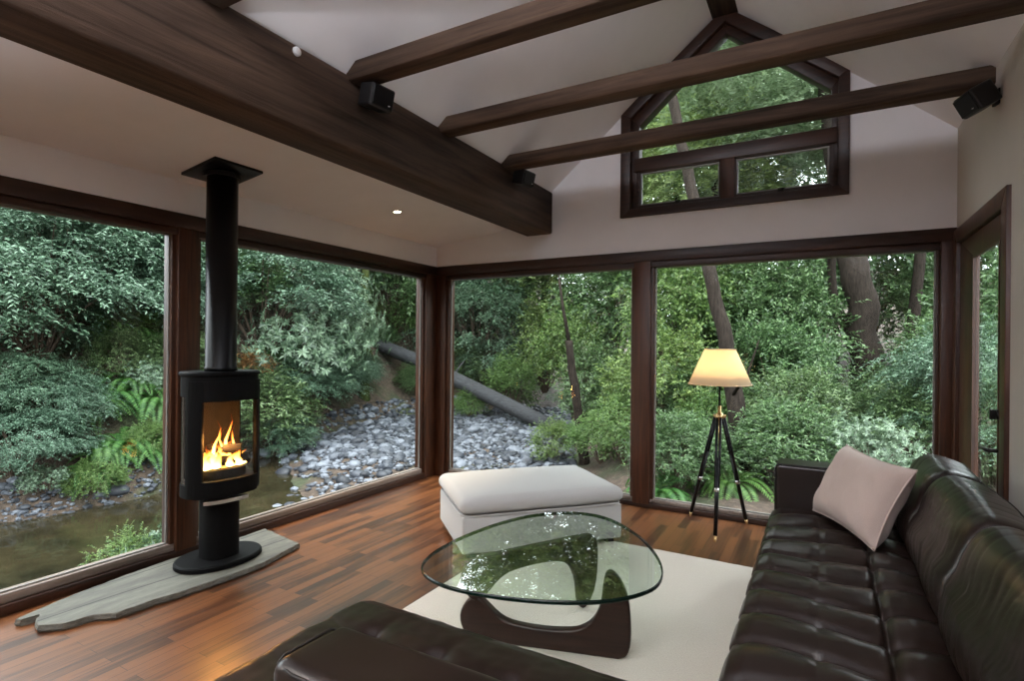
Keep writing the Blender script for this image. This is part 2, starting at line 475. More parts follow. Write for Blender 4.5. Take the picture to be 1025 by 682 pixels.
# ---- window walls: headers, posts, sills
def trim(k, objname, o, label):
    o.name = objname; struct(o, label, 'trim')
def hdr_left():
    mb = MB(); mb.box(XL - .10, XL + .012, YF + .25, YB, GT + .045, HEAD); mb.box(XL - .12, XL - .012, YF + .25, YB, GT, GT + .045)
    return mb.build('trim_1', M['trimY'], bevel=.004)
struct(hdr_left(), 'dark stained header board along the top of the left windows', 'trim')
mb = MB(); mb.box(XL + .012, XR, YB - .012, YB + .10, GT + .045, HEAD); mb.box(XL - .012, XR, YB + .012, YB + .12, GT - .006, GT + .045)
struct(mb.build('trim_2', M['trimX'], bevel=.004), 'dark stained header board along the top of the back windows', 'trim')
def post_left(k, y0, y1, label):
    mb = MB(); mb.box(XL - .12, XL - .004, y0 + .028, y1 - .028, .05, GT + .05); mb.box(XL - .12, XL - .03, y0, y1, .05, GT + .05)
    struct(mb.build('trim_%d' % k, M['trimZ'], bevel=.004), label, 'trim')
post_left(3, 1.990, 2.180, 'dark wooden window post behind the stove')
post_left(4, -.30, -.08, 'dark wooden window post of the left wall beside the viewpoint')
mb = MB(); mb.box(XL - .12, XL - .004, 4.555, YB + .12, 0, GT + .05); mb.box(XL - .12, XL - .03, 4.530, 4.555, .05, GT + .05)
mb.box(XL - .004, XL + .115, YB + .004, YB + .12, 0, GT + .05); mb.box(XL + .115, XL + .155, YB + .03, YB + .12, .05, GT + .05)
struct(mb.build('trim_5', M['trimZ'], bevel=.004), 'dark wooden corner post where the left and back windows meet', 'trim')
mb = MB(); mb.box(-1.462 + .026, -1.262 - .026, YB - .002, YB + .12, .03, GT + .05); mb.box(-1.462, -1.262, YB + .03, YB + .12, .03, GT + .05)
struct(mb.build('trim_6', M['trimZ'], bevel=.004), 'dark wooden post between the two back windows', 'trim')
mb = MB(); mb.box(.71, XR, YB - .010, YB + .12, 0, GT + .05); mb.box(.69, .71, YB + .03, YB + .12, 0, GT + .05)
struct(mb.build('trim_7', M['trimZ'], bevel=.004), 'dark wooden corner casing between the right back window and the door', 'trim')
mb = MB(); mb.box(XL - .10, XL - .004, YF + .25, 4.555, 0, .056)
struct(mb.build('baseboard_left', M['trimY'], bevel=.004), 'brown base board under the left windows', 'baseboard')
mb = MB(); mb.box(XL - .12, XL - .028, YF + .25, 4.53, .056, GB)
struct(mb.build('trim_8', M['sill'], bevel=.006), 'worn grey brown sill ledge under the left windows', 'trim')
mb = MB(); mb.box(XL + .115, .71, YB + .004, YB + .10, 0, .042)
struct(mb.build('baseboard_back', M['trimX'], bevel=.004), 'brown base board under the back windows', 'baseboard')
mb = MB(); mb.box(XL + .155, .69, YB + .028, YB + .12, .042, .076)
struct(mb.build('trim_9', M['sill'], bevel=.006), 'worn sill ledge under the back windows', 'trim')

def pane_left(k, y0, y1, label):
    r = empty('window_%d' % k, (XL - .07, (y0 + y1) / 2, 0)); struct(r, label, 'window')
    g = MB().add([(0, y0 - (y0 + y1) / 2, GB), (0, y1 - (y0 + y1) / 2, GB), (0, y1 - (y0 + y1) / 2, GT), (0, y0 - (y0 + y1) / 2, GT)], [(0, 1, 2, 3)]).build('glass', M['glass'], r)
    h = (y1 - y0) / 2
    f = MB().ringframe([(-h, GB), (h, GB), (h, GT), (-h, GT)], [(-h + .012, GB + .012), (h - .012, GB + .008), (h - .006, GT - .006), (-h + .006, GT - .006)], .004, .016, 'X')
    f.build('glazing_bead', M['bead'], r)
def pane_back(k, x0, x1, label, z0=.076, z1=GT):
    xm = (x0 + x1) / 2; h = (x1 - x0) / 2
    r = empty('window_%d' % k, (xm, YB + .07, 0)); struct(r, label, 'window')
    MB().add([(-h, 0, z0), (h, 0, z0), (h, 0, z1), (-h, 0, z1)], [(0, 1, 2, 3)]).build('glass', M['glass'], r)
    MB().ringframe([(-h, z0), (h, z0), (h, z1), (-h, z1)], [(-h + .010, z0 + .010), (h - .010, z0 + .010), (h - .010, z1 - .010), (-h + .010, z1 - .010)], -.022, -.004, 'Y').build('glazing_bead', M['bead'], r)
pane_left(1, -.08, 1.990, 'tall fixed window at the left looking over the creek')
pane_left(2, 2.180, 4.530, 'tall fixed window between the stove and the room corner')
pane_left(6, YF + .25, -.30, 'tall fixed window of the left wall beside the viewpoint')
pane_back(3, -3.435, -1.462, 'fixed back window left of the middle post, above the ottoman')
pane_back(4, -1.262, .69, 'fixed back window behind the tripod lamp and the sofa')

# gable window
r = empty('window_5', (RX, YB, 2.53)); struct(r, 'house-shaped gable window high in the back wall', 'window')
def G(x, z): return (x - RX, z - 2.53)
outer = [G(-1.56, 2.531), G(.17, 2.531), G(.17, 3.46), G(-.70, 4.15), G(-1.56, 3.46)]
inn = [G(-1.472, 2.60), G(.098, 2.60), G(.098, 3.40), G(-.70, 4.035), G(-1.472, 3.40)]
inn2 = [G(-1.405, 2.60), G(.052, 2.60), G(.052, 3.33), G(-.695, 3.954), G(-1.405, 3.33)]
mb = MB().ringframe(outer, inn, -.025, .12); mb.ringframe(inn, inn2, .02, .12)
mb.build('frame', M['trimX'], r, bevel=.004)
mb = MB().box(-1.44 - RX, .09 - RX, -.012, .12, 2.925 - 2.53, 3.04 - 2.53); mb.build('transom_bar', M['trimX'], r, bevel=.004)
mb = MB().box(-.725 - RX, -.62 - RX, -.008, .12, .06, 2.93 - 2.53); mb.build('mullion', M['trimZ'], r, bevel=.004)
MB().add([(p[0], .06, p[1]) for p in [G(-1.43, 3.03), G(.07, 3.03), G(.07, 3.35), G(-.695, 3.98), G(-1.43, 3.35)]], [(0, 1, 2, 3, 4)]).build('glass', M['glass'], r)
for x0, x1 in ((-1.405, -.725), (-.62, .055)):
    a = x0 - RX; b = x1 - RX
    c = MB().ringframe([(a - .02, .07), (b + .02, .07), (b + .02, .42), (a - .02, .42)], [(a + .012, .102), (b - .012, .102), (b - .012, .388), (a + .012, .388)], .012, .08).build('casement_sash', M['trimX'], r, bevel=.003)
    MB().ringframe([(a + .012, .102), (b - .012, .102), (b - .012, .388), (a + .012, .388)], [(a + .024, .114), (b - .024, .114), (b - .024, .376), (a + .024, .376)], .03, .055).build('glazing_bead', M['bead'], c)
    MB().add([(a + .012, .06, .102), (b - .012, .06, .102), (b - .012, .06, .388), (a + .012, .06, .388)], [(0, 1, 2, 3)]).build('glass', M['glass'], c)
    m_ = (a + b) / 2
    MB().box(m_ - .02, m_ + .02, -.012, .014, .088, .106).box(m_ - .006, m_ + .03, -.024, -.010, .092, .102).build('latch', M['handle'], c, bevel=.002)

# glazed door in the right wall
r = empty('door_1', (XR, 4.1, 0)); struct(r, 'dark framed glass door in the right wall behind the sofa', 'door')
y = lambda v: v - 4.1
MB().ringframe([(y(3.49), 0), (y(4.705), 0), (y(4.705), 2.20), (y(3.49), 2.20)], [(y(3.585), 0.0), (y(4.62), 0.0), (y(4.62), 2.105), (y(3.585), 2.105)], -.02, .065, 'X').build('door_casing', M['trimZ'], r, bevel=.004)
MB().ringframe([(y(3.59), .01), (y(4.615), .01), (y(4.615), 2.10), (y(3.59), 2.10)], [(y(3.685), .22), (y(4.26), .22), (y(4.26), 1.965), (y(3.685), 1.965)], .002, .034, 'X').build('door_leaf', M['trimZ'], r, bevel=.004)
MB().ringframe([(y(3.685), .22), (y(4.26), .22), (y(4.26), 1.965), (y(3.685), 1.965)], [(y(3.697), .232), (y(4.245), .232), (y(4.245), 1.953), (y(3.697), 1.953)], -.002, .012, 'X').build('glazing_bead', M['trimZ'], r)
MB().add([(.016, y(3.68), .22), (.016, y(4.265), .22), (.016, y(4.265), 1.97), (.016, y(3.68), 1.97)], [(0, 1, 2, 3)]).build('glass', M['glass'], r)
h = MB(); h.box(-.004, .014, y(3.615), y(3.66), .80, 1.14); h.build('handle_plate', M['handle'], r, bevel=.006)
h = MB(); h.tube([(.012, y(3.637), .885), (-.05, y(3.637), .885), (-.055, y(3.66), .885), (-.055, y(3.77), .880)], [.010, .010, .010, .008], 10); h.build('door_handle', M['handle'], r, smooth=True)
h = MB(); h.tube([(.012, y(3.637), 1.07), (-.02, y(3.637), 1.07)], [.028, .026], 16); h.box(-.045, -.018, y(3.63), y(3.644), 1.045, 1.095); h.build('deadbolt', M['handle'], r, bevel=.002)

# ================================================================== STOVE
SX, SY, SROT = -3.285, 2.11, math.radians(-6)
st = tag(empty('wood_stove', (SX, SY, .036), SROT), 'black freestanding wood stove with glass window and flue pipe, burning, by the left windows', 'stove')
Z0 = .036
def sup(t, a, b, e=2.6):
    c, s_ = math.cos(t), math.sin(t)
    return (a * math.copysign(abs(c) ** (2 / e), c), b * math.copysign(abs(s_) ** (2 / e), s_))
def oval(mb, prof, a, b, n=64, e=2.4):
    vs = []; fs = []
    for off, z in prof:
        for k in range(n):
            x, y_ = sup(2 * PI * k / n, a + off, b + off, e); vs.append((x, y_, z))
    for i in range(len(prof) - 1):
        for k in range(n):
            p = i * n + k; q = i * n + (k + 1) % n
            fs.append((p, q, q + n, p + n))
    fs.append(tuple(range(n - 1, -1, -1))); fs.append(tuple(range((len(prof) - 1) * n, len(prof) * n)))
    return mb.add(vs, fs)
oval(MB(), [(-.008, 0), (0, .006), (0, .026), (-.006, .034), (-.012, .036)], .195, .255, e=2.1).build('base_plate', M['iron'], st, smooth=False, bevel=0)
oval(MB(), [(0, .034), (0, .440)], .104, .106, e=2.6).build('pedestal', M['iron'], st)
A, B = .168, .216
zb, zt_ = .430, 1.160                      # firebox bottom / top above the slab
# shell with window openings: front glass and one glass on each side
n = 96; zs = [zb, zb + .075, zb + .100, zt_ - .150, zt_ - .125, zt_]
def is_open(k, j):
    t = (k + .5) / n * 2 * PI
    if t > PI: t -= 2 * PI
    if zs[j] >= zb + .09 and zs[j + 1] <= zt_ - .14 and abs(t) < .80: return True
    if zb + .07 <= zs[j] and zs[j + 1] <= zt_ - .12 and 1.50 < abs(t) < 2.15: return True
    return False
sh = MB(); vs = []
for z in zs:
    for k in range(n): x, y_ = sup(2 * PI * k / n, A, B, 2.5); vs.append((x, y_, z))
fs = [(j * n + k, j * n + (k + 1) % n, (j + 1) * n + (k + 1) % n, (j + 1) * n + k) for j in range(len(zs) - 1) for k in range(n) if not is_open(k, j)]
fs += [tuple(range(n - 1, -1, -1))]
sh.add(vs, fs)
o = sh.build('body', M['iron'], st)
sm = o.modifiers.new('thick', 'SOLIDIFY'); sm.thickness = .014; sm.offset = -1
oval(MB(), [(0, zt_ - .004), (.010, zt_ + .004), (.010, zt_ + .018), (.002, zt_ + .026)], A, B, e=2.5).build('top_plate', M['iron'], st)
oval(MB(), [(0, 0), (0, .02)], A - .02, B - .02, e=2.5).build('firebox_floor', M['firebrick'], st).location.z = zb + .075
oval(MB(), [(0, 0), (0, .058)], .10, .15, e=2.5).build('grate', M['firebrick'], st).location.z = zb + .094
mb = MB(); k0, k1 = int(.34 * n), int(.66 * n); vs = []
for z in (zb + .09, zt_ - .02):
    for k in range(k0, k1 + 1):
        x, y_ = sup(2 * PI * k / n, A - .03, B - .03, 2.5); vs.append((x, y_, z))
w = k1 - k0 + 1
mb.add(vs, [(i, i + 1, i + 1 + w, i + w) for i in range(w - 1)]).build('firebrick_lining', M['firebrick'], st)
def arc_glass(t0, t1, z0, z1, off, name, m=18):
    mb = MB(); vs = []
    for z in (z0, z1):
        for i in range(m): x, y_ = sup(t0 + (t1 - t0) * i / (m - 1), A + off, B + off, 2.5); vs.append((x, y_, z))
    mb.add(vs, [(i, i + 1, i + 1 + m, i + m) for i in range(m - 1)]).build(name, M['glass'], st, smooth=True)
arc_glass(-.82, .82, zb + .095, zt_ - .145, -.007, 'window_pane')
for s_ in (1, -1): arc_glass(s_ * 1.48, s_ * 2.17, zb + .07, zt_ - .12, -.007, 'side_pane')
# door frame proud of the body around the front glass
def arc_bar(t0, t1, z0, z1, o0, o1, name, m=20, mat_='iron', parent=None):
    mb = MB(); vs = []
    for i in range(m):
        t = t0 + (t1 - t0) * i / (m - 1)
        for off, z in ((o0, z0), (o1, z0), (o1, z1), (o0, z1)):
            x, y_ = sup(t, A + off, B + off, 2.5); vs.append((x, y_, z))
    fs = []
    for i in range(m - 1):
        for q in range(4): fs.append((i * 4 + q, i * 4 + (q + 1) % 4, i * 4 + 4 + (q + 1) % 4, i * 4 + 4 + q))
    fs += [(0, 1, 2, 3), ((m - 1) * 4 + 3, (m - 1) * 4 + 2, (m - 1) * 4 + 1, (m - 1) * 4)]
    return mb.add(vs, fs)
door = MB()
for a_ in ((-1.30, 1.30, zb + .02, zb + .103), (-1.30, 1.30, zt_ - .152, zt_ - .03), (-1.30, -.80, zb + .103, zt_ - .152), (.80, 1.30, zb + .103, zt_ - .152)):
    t_ = arc_bar(*a_, 0, .010, 'x'); door.add(t_.v, t_.f)
door.build('door_frame', M['iron'], st)
arc_bar(-.75, .35, zb - .034, zb - .012, -.030, .006, 'x').build('door_handle', M['steel'], st)
fp = MB(); fp.lathe([(.094, zt_ + .02), (.094, zt_ + .05), (.0895, zt_ + .055), (.0895, 2.47)], 40); fp.build('flue_pipe', M['black'], st, smooth=True).rotation_euler = (0, 0, -SROT)
# square ceiling plate, lying in the plane of the sloped soffit
cp = box('ceiling_plate', M['black'], -.175, .175, -.160, .160, -.018, .0, st, bevel=.003)
cp.rotation_euler = (0, -math.atan(.130), 0); cp.matrix_parent_inverse = Matrix.Rotation(-SROT, 4, 'Z'); cp.location = (0, 0, 2.433 + .13 * (SX - XL) - .036)
o = MB().lathe([(.108, 2.40), (.108, 2.425), (.095, 2.43)], 40).build('flue_collar', M['black'], st); o.location.z = -.01

# firewood and fire
def world_st(x, y_, z):
    c, s_ = math.cos(SROT), math.sin(SROT); return (SX + c * x - s_ * y_, SY + s_ * x + c * y_, z)
fz = Z0 + zb + .16
for i, (p, q, l) in enumerate((((.05, -.15, fz + .035), (.06, .15, fz + .035), 'charred split log in front in the stove fire'),
                               ((-.04, -.14, fz + .035), (-.05, .14, fz + .04), 'charred log at the back of the stove fire'),
                               ((-.05, -.06, fz + .10), (.07, .10, fz + .10), 'burning log laid across the top of the stove fire'))):
    o = MB().tube([world_st(*p), world_st(*[(a + b) / 2 for a, b in zip(p, q)]), world_st(*q)], [.034, .037, .033], 12, wob=.2, seed=i).build('firewood_log', M['firebrick'], smooth=False)
    tag(o, l, 'log')
fr = tag(empty('fire', world_st(0, 0, fz), SROT), 'bright orange and yellow fire burning behind the stove glass', 'fire')
o = MB()
for k in range(60):
    a_ = rnd.uniform(0, 2 * PI); rr = math.sqrt(rnd.random())
    x, y_ = .08 * rr * math.cos(a_), .145 * rr * math.sin(a_)
    s_ = rnd.uniform(.006, .014); o.box(x - s_, x + s_, y_ - s_, y_ + s_, .0, s_)
tag(o.build('embers', M['ember'], fr), kind='stuff')
def flame(x, y_, h, w, lean, seed):
    mb = MB(); prof = [(0.0, 0), (.75, .05), (1, .16), (.92, .3), (.68, .48), (.42, .66), (.2, .83), (.0, 1)]
    nn = 12; vs = []; fs = []
    for i, (rr, z) in enumerate(prof):
        ox = x + .02 * math.sin(z * 6 + seed) * z; oy = y_ + lean * z * z + .028 * math.sin(z * 7 + seed * 1.7) * z
        for k in range(nn):
            t = 2 * PI * k / nn; vs.append((ox + w * .8 * rr * math.cos(t), oy + w * rr * math.sin(t), z * h))
    for i in range(len(prof) - 1):
        for k in range(nn):
            p = i * nn + k; q = i * nn + (k + 1) % nn; fs.append((p, q, q + nn, p + nn))
    return mb.add(vs, fs).build('flame', M['flame'], fr, smooth=True)
for i in range(40):
    y_ = -.135 + .27 * i / 39 + rnd.uniform(-.012, .012); c_ = 1 - abs(y_) / .21
    flame(rnd.uniform(-.06, .09), y_, rnd.uniform(.08, .17) * (.6 + .5 * c_), rnd.uniform(.020, .038), rnd.uniform(-.03, .03), i * 1.3)
for y_, h_, w_ in ((-.045, .29, .013), (.0, .25, .012), (.03, .33, .014), (.065, .26, .012)):
    flame(.02, y_, h_, w_, .02, y_ * 50)

# slate hearth slab
pts = [(-3.257, 1.183), (-3.176, 1.249), (-3.146, 1.369), (-3.075, 1.43), (-3.062, 1.60), (-3.029, 1.761), (-3.009, 1.969), (-3.004, 2.229), (-3.05, 2.42), (-3.087, 2.56), (-3.33, 2.60), (-3.555, 2.635), (-3.54, 2.413), (-3.555, 1.949), (-3.535, 1.685), (-3.50, 1.428), (-3.47, 1.294), (-3.43, 1.15), (-3.40, 1.165), (-3.385, 1.235), (-3.33, 1.20)]
dense = []
for i, p in enumerate(pts):
    q = pts[(i + 1) % len(pts)]; m_ = max(2, int(math.dist(p, q) / .02))
    for k in range(m_):
        t = k / m_; x = p[0] + (q[0] - p[0]) * t; y_ = p[1] + (q[1] - p[1]) * t
        j = .006 * mnoise.noise(Vector((x * 14, y_ * 14, 0))) + .004 * mnoise.noise(Vector((x * 45, y_ * 45, 3)))
        dense.append((x + j, y_ + j))
sl = tag(empty('hearth_slab', (-3.27, 1.9, 0)), 'long irregular grey green slate slab on the floor under the stove', 'hearth')
def off(pl, d, cx=-3.27, cy=1.9): return [(x + (cx - x) * d, y_ + (cy - y_) * d * .4) for x, y_ in pl]
mb = MB(); rings = [(off(dense, .02), 0.001), (off(dense, .0), .012), (off(dense, .008), .022), (off(dense, .016), .034), (off(dense, .028), .036)]
nn = len(dense); vs = []; fs = []
for pl, z in rings: vs += [(x + 3.27, y_ - 1.9, z) for x, y_ in pl]
for i in range(len(rings) - 1):
    for k in range(nn): fs.append((i * nn + k, i * nn + (k + 1) % nn, (i + 1) * nn + (k + 1) % nn, (i + 1) * nn + k))
fs.append(tuple(range(nn - 1, -1, -1)))
mb.add(vs, fs).build('split_edge', M['slate_edge'], sl)
pl = off(dense, .028); MB().prism([(x + 3.27, y_ - 1.9) for x, y_ in pl], .030, .0362, 'Z').build('slab_top', M['slate'], sl)

# ================================================================== FIXTURES ON TIMBER AND CEILING
def spotlike(loc, rz, tilt, label):
    r = tag(empty('box_speaker', loc, rz), label, 'speaker', 'small black box speakers on the timbers')
    b = rbox(-.078, .078, -.055, .055, -.065, .055, .010, 2).build('cabinet', M['dark'], r); b.rotation_euler = (tilt, 0, 0)
    g = rbox(-.070, .070, -.064, -.054, -.057, .047, .004, 1).build('grille', M['black'], b)
    MB().lathe([(.0, -.0), (.005, .0), (.005, .004)], 10).build('badge', M['white'], b).location = (.04, -.066, -.04)
    k = MB().box(-.018, .018, .03, .10, -.012, .012); k.box(-.03, .03, .085, .10, -.04, .04); k.build('bracket', M['black'], r, bevel=.003)
    return r
spotlike((-2.135, 2.255, 2.755), math.radians(82), .25, 'small black box speaker under the upper left end of the nearer tie beam')
spotlike((-2.135, 3.965, 2.775), math.radians(82), .25, 'small black box speaker on the big beam below the far tie beam end')
spotlike((.70, 3.70, 2.715), math.radians(-72), .5, 'small black box speaker on bracket below the tie beam at the right wall')
o = MB().lathe([(0, 0), (.022, 0), (.022, .010), (.014, .016), (0, .017)], 16).build('motion_sensor', M['white'], smooth=True)
o.rotation_euler = (0, PI / 2, 0); o.location = (-2.229, 1.80, 2.812); tag(o, 'tiny white round sensor on the face of the big timber beam', 'sensor')
def downlight(x, y_, label):
    r = empty('recessed_downlight', (x, y_, 2.433 + .13 * (x - XL))); r.rotation_euler = (0, -math.atan(.13), 0)
    tag(r, label, 'ceiling light', 'recessed downlights in the low soffit')
    MB().lathe([(.028, -.001), (.030, -.006), (.045, -.005), (.047, .001)], 28).build('trim_ring', M['trimring'], r, smooth=True)
    MB().lathe([(0, -.004), (.027, -.0035)], 24).build('lens', M['led'], r)
downlight(-3.075, 3.50, 'small lit recessed downlight in the soffit near the room corner')

# ================================================================== FLOOR LAMP
LX, LY = -.672, 4.43
lp = tag(empty('floor_lamp', (LX, LY, 0)), 'black wooden tripod floor lamp with lit cream cone shade before the back window', 'lamp')
sh = MB(); sh.lathe([(.228, 1.118), (.112, 1.382)], 48); vs, fs = sh.v, sh.f
s2 = MB(); s2.add(vs, [f for f in fs if len(f) == 4]); o = s2.build('lamp_shade', M['shade'], lp, smooth=True)
m_ = o.modifiers.new('t', 'SOLIDIFY'); m_.thickness = .003
for rr, z in ((.228, 1.118), (.112, 1.382)):
    MB().lathe([(rr - .003, z - .004), (rr + .003, z - .004), (rr + .003, z + .004), (rr - .003, z + .004), (rr - .003, z - .004)], 48).build('shade_rim', M['shade'], o, smooth=True)
MB().lathe([(0, 1.17), (.022, 1.18), (.034, 1.215), (.030, 1.245), (.016, 1.27), (0, 1.275)], 20).build('bulb', M['bulb'], lp, smooth=True)
sm_ = MB(); sm_.tube([(0, 0, .90), (0, 0, 1.17)], .008, 12); sm_.build('stem', M['handle'], lp, smooth=True)
MB().lathe([(0, .852), (.030, .856), (.034, .866), (.034, .878), (.026, .892), (.013, .902), (.012, .95), (0, .955)], 24).build('tripod_head', M['brass'], lp, smooth=True)
MB().tube([(0, 0, .60), (0, 0, .86)], .006, 8).build('centre_rod', M['brass'], lp, smooth=True)
for i, (fx, fy) in enumerate(((-.925, 4.640), (-.495, 4.655), (-.645, 4.112))):
    foot = Vector((fx - LX, fy - LY, 0)); d = foot.normalized(); top = d * .035 + Vector((0, 0, .872))
    foot0 = foot + Vector((0, 0, .012)); ax = (foot0 - top)
    side = Vector((-d.y, d.x, 0))
    g = MB()
    for s_ in (-1, 1):
        g.tube([top + side * .013 * s_, top + ax * .60 + side * .012 * s_], .0095, 8)
    g.tube([top + ax * .34, top + ax * .95], .0145, 10)
    lg = g.build('leg', M['walnut'] if False else M['black'], lp, smooth=True)
    MB().tube([top + ax * .955, top + ax * .985, top + ax], [.0115, .009, .004], 10).build('foot_tip', M['brass'], lg, smooth=True)
    MB().tube([top + ax * .585, top + ax * .615], .019, 12).build('leg_clamp', M['steel'], lg, smooth=True)
    MB().tube([top - side * .022, top + side * .022], .012, 10).build('leg_hinge', M['brass'], lg, smooth=True)

# ================================================================== RUG + OTTOMAN
o = MB()
o = rbox(-1.90, .10, .55, 3.765, .0005, .013, .004, 2).build('area_rug', M['rug']); tag(o, 'plain cream wool rug under the glass coffee table and sofa', 'rug')

ot = tag(empty('ottoman', (-1.885, 3.595, .013), math.radians(47.5)), 'large square cream upholstered ottoman in the corner before the back window', 'ottoman')
hx, hy = .575, .385
b = rbox(-hx, hx, -hy, hy, .035, .278, .018, 4).build('base', M['cream'], ot, smooth=True)
def puff(hx, hy, z0, z1, crown, r=.045, nu=40, nv=30):
    """upholstered cushion: rounded box with a crowned top"""
    mb = rbox(-hx, hx, -hy, hy, z0, z1, r, 5)
    bm = bmesh.new(); vv = [bm.verts.new(v) for v in mb.v]
    for f in mb.f:
        try: bm.faces.new([vv[i] for i in f])
        except ValueError: pass
    bmesh.ops.subdivide_edges(bm, edges=[e for e in bm.edges if e.calc_length() > .12], cuts=12, use_grid_fill=True)
    for v in bm.verts:
        k = (1 - (v.co.x / hx) ** 4) * (1 - (v.co.y / hy) ** 4)
        if v.co.z > (z0 + z1) / 2: v.co.z += crown * max(0, k)
        v.co.z += .0025 * mnoise.noise(v.co * 5)
        t = (v.co.z - z0) / (z1 - z0)
        bul = .012 * math.sin(PI * min(1, max(0, t)))
        v.co.x += bul * v.co.x / hx; v.co.y += bul * v.co.y / hy
    out = MB(); bm.verts.index_update(); out.add([v.co.copy() for v in bm.verts], [tuple(v.index for v in f.verts) for f in bm.faces]); bm.free()
    return out
cu = puff(hx + .004, hy + .004, .284, .395, .022).build('cushion', M['cream'], ot, smooth=True)
w_ = MB(); nn = 60; loop = [(sup(2 * PI * k / nn, hx + .004, hy + .004, 14)) for k in range(nn + 1)]
w_.tube([(x, y_, .281) for x, y_ in loop], .006, 8, cap=False).build('piping', M['cream'], cu, smooth=True)
for sx in (-1, 1):
    for sy in (-1, 1): box('foot', M['dark'], sx * (hx - .07) - .03, sx * (hx - .07) + .03, sy * (hy - .07) - .03, sy * (hy - .07) + .03, 0, .036, ot, bevel=.004)

# ================================================================== COFFEE TABLE
tb = tag(empty('coffee_table', (-1.1, 2.4, .013)), 'glass topped coffee table with sculptural curved dark wood base on the cream rug', 'table')
prof = [(0, 0), (-.022, .045), (-.028, .10), (-.026, .18), (-.016, .268), (.012, .335), (.04, .372), (.066, .386), (.088, .372), (.098, .32), (.104, .25), (.120, .195), (.148, .150), (.185, .122), (.224, .106), (.30, .096), (.385, .093), (.47, .097), (.535, .106), (.585, .132), (.63, .172), (.665, .200), (.690, .208), (.717, .196), (.745, .165), (.765, .121), (.764, .075), (.745, .036), (.705, .010), (.63, 0), (.11, 0)]
def smooth_poly(p, it=2):
    for _ in range(it):
        q = []
        for i in range(len(p)):
            a, b_ = p[i], p[(i + 1) % len(p)]
            q += [(a[0] * .75 + b_[0] * .25, a[1] * .75 + b_[1] * .25), (a[0] * .25 + b_[0] * .75, a[1] * .25 + b_[1] * .75)]
        p = q
    return p
P2 = smooth_poly(prof, 1)
def base_piece(A_, dr, flip):
    mb = MB(); th = .026
    pl = [(s_, (.386 - z) if flip else z) for s_, z in P2]
    mb.prism(pl, -th, th, 'Y')
    o = mb.build('table_base', M['walnut'], tb, bevel=.014, seg=4)
    o.location = (A_[0] + 1.1, A_[1] - 2.4, .0); o.rotation_euler = (0, 0, math.atan2(dr[1], dr[0]))
    return o
d1 = Vector((-.96, -.28)).normalized(); A1 = Vector((-.75, 2.38)); piv = A1 + d1 * .69
base_piece(A1, d1, False)
foot2 = Vector((-1.05, 2.80)); d2 = (piv - foot2).normalized(); A2 = piv - d2 * .69
base_piece(A2, d2, True)
MB().tube([(piv.x + 1.1, piv.y - 2.4, .12), (piv.x + 1.1, piv.y - 2.4, .28)], .012, 12).build('pivot_rod', M['steel'], tb, smooth=True)
out = [(-1.514, 1.924), (-1.570, 2.015), (-1.603, 2.149), (-1.600, 2.394), (-1.535, 2.713), (-1.419, 2.932), (-1.25, 3.06), (-1.059, 3.055), (-.835, 2.872), (-.685, 2.658), (-.60, 2.467), (-.577, 2.293), (-.626, 2.169), (-.712, 2.059), (-.843, 1.972), (-.985, 1.908), (-1.142, 1.865), (-1.297, 1.845), (-1.414, 1.865)]
out = [((x + 1.1) * 1.012, (y_ - 2.4) * 1.01 - .022) for x, y_ in smooth_poly(out, 2)]
nn = len(out)
def inset(pl, d):
    r = []
    for i in range(len(pl)):
        a, b_ = Vector(pl[i - 1]), Vector(pl[(i + 1) % len(pl)]); t = (b_ - a).normalized(); r.append((pl[i][0] - t.y * d * -1, pl[i][1] + t.x * d * -1))
    return r
area = sum(out[i][0] * out[(i + 1) % nn][1] - out[(i + 1) % nn][0] * out[i][1] for i in range(nn))
sg = 1 if area < 0 else -1
i1 = inset(out, .006 * sg)
mb = MB(); mb.add([(x, y_, .4052) for x, y_ in i1], [tuple(range(nn))])
gt = mb.build('glass_top', M['tglass'], tb)
rings = [(i1, .386), (out, .390), (out, .401), (i1, .405)]
mb = MB(); vs = [(x, y_, z) for pl, z in rings for x, y_ in pl]
mb.add(vs, [(i * nn + k, i * nn + (k + 1) % nn, (i + 1) * nn + (k + 1) % nn, (i + 1) * nn + k) for i in range(3) for k in range(nn)])
mb.build('polished_edge', M['tedge'], gt, smooth=True)

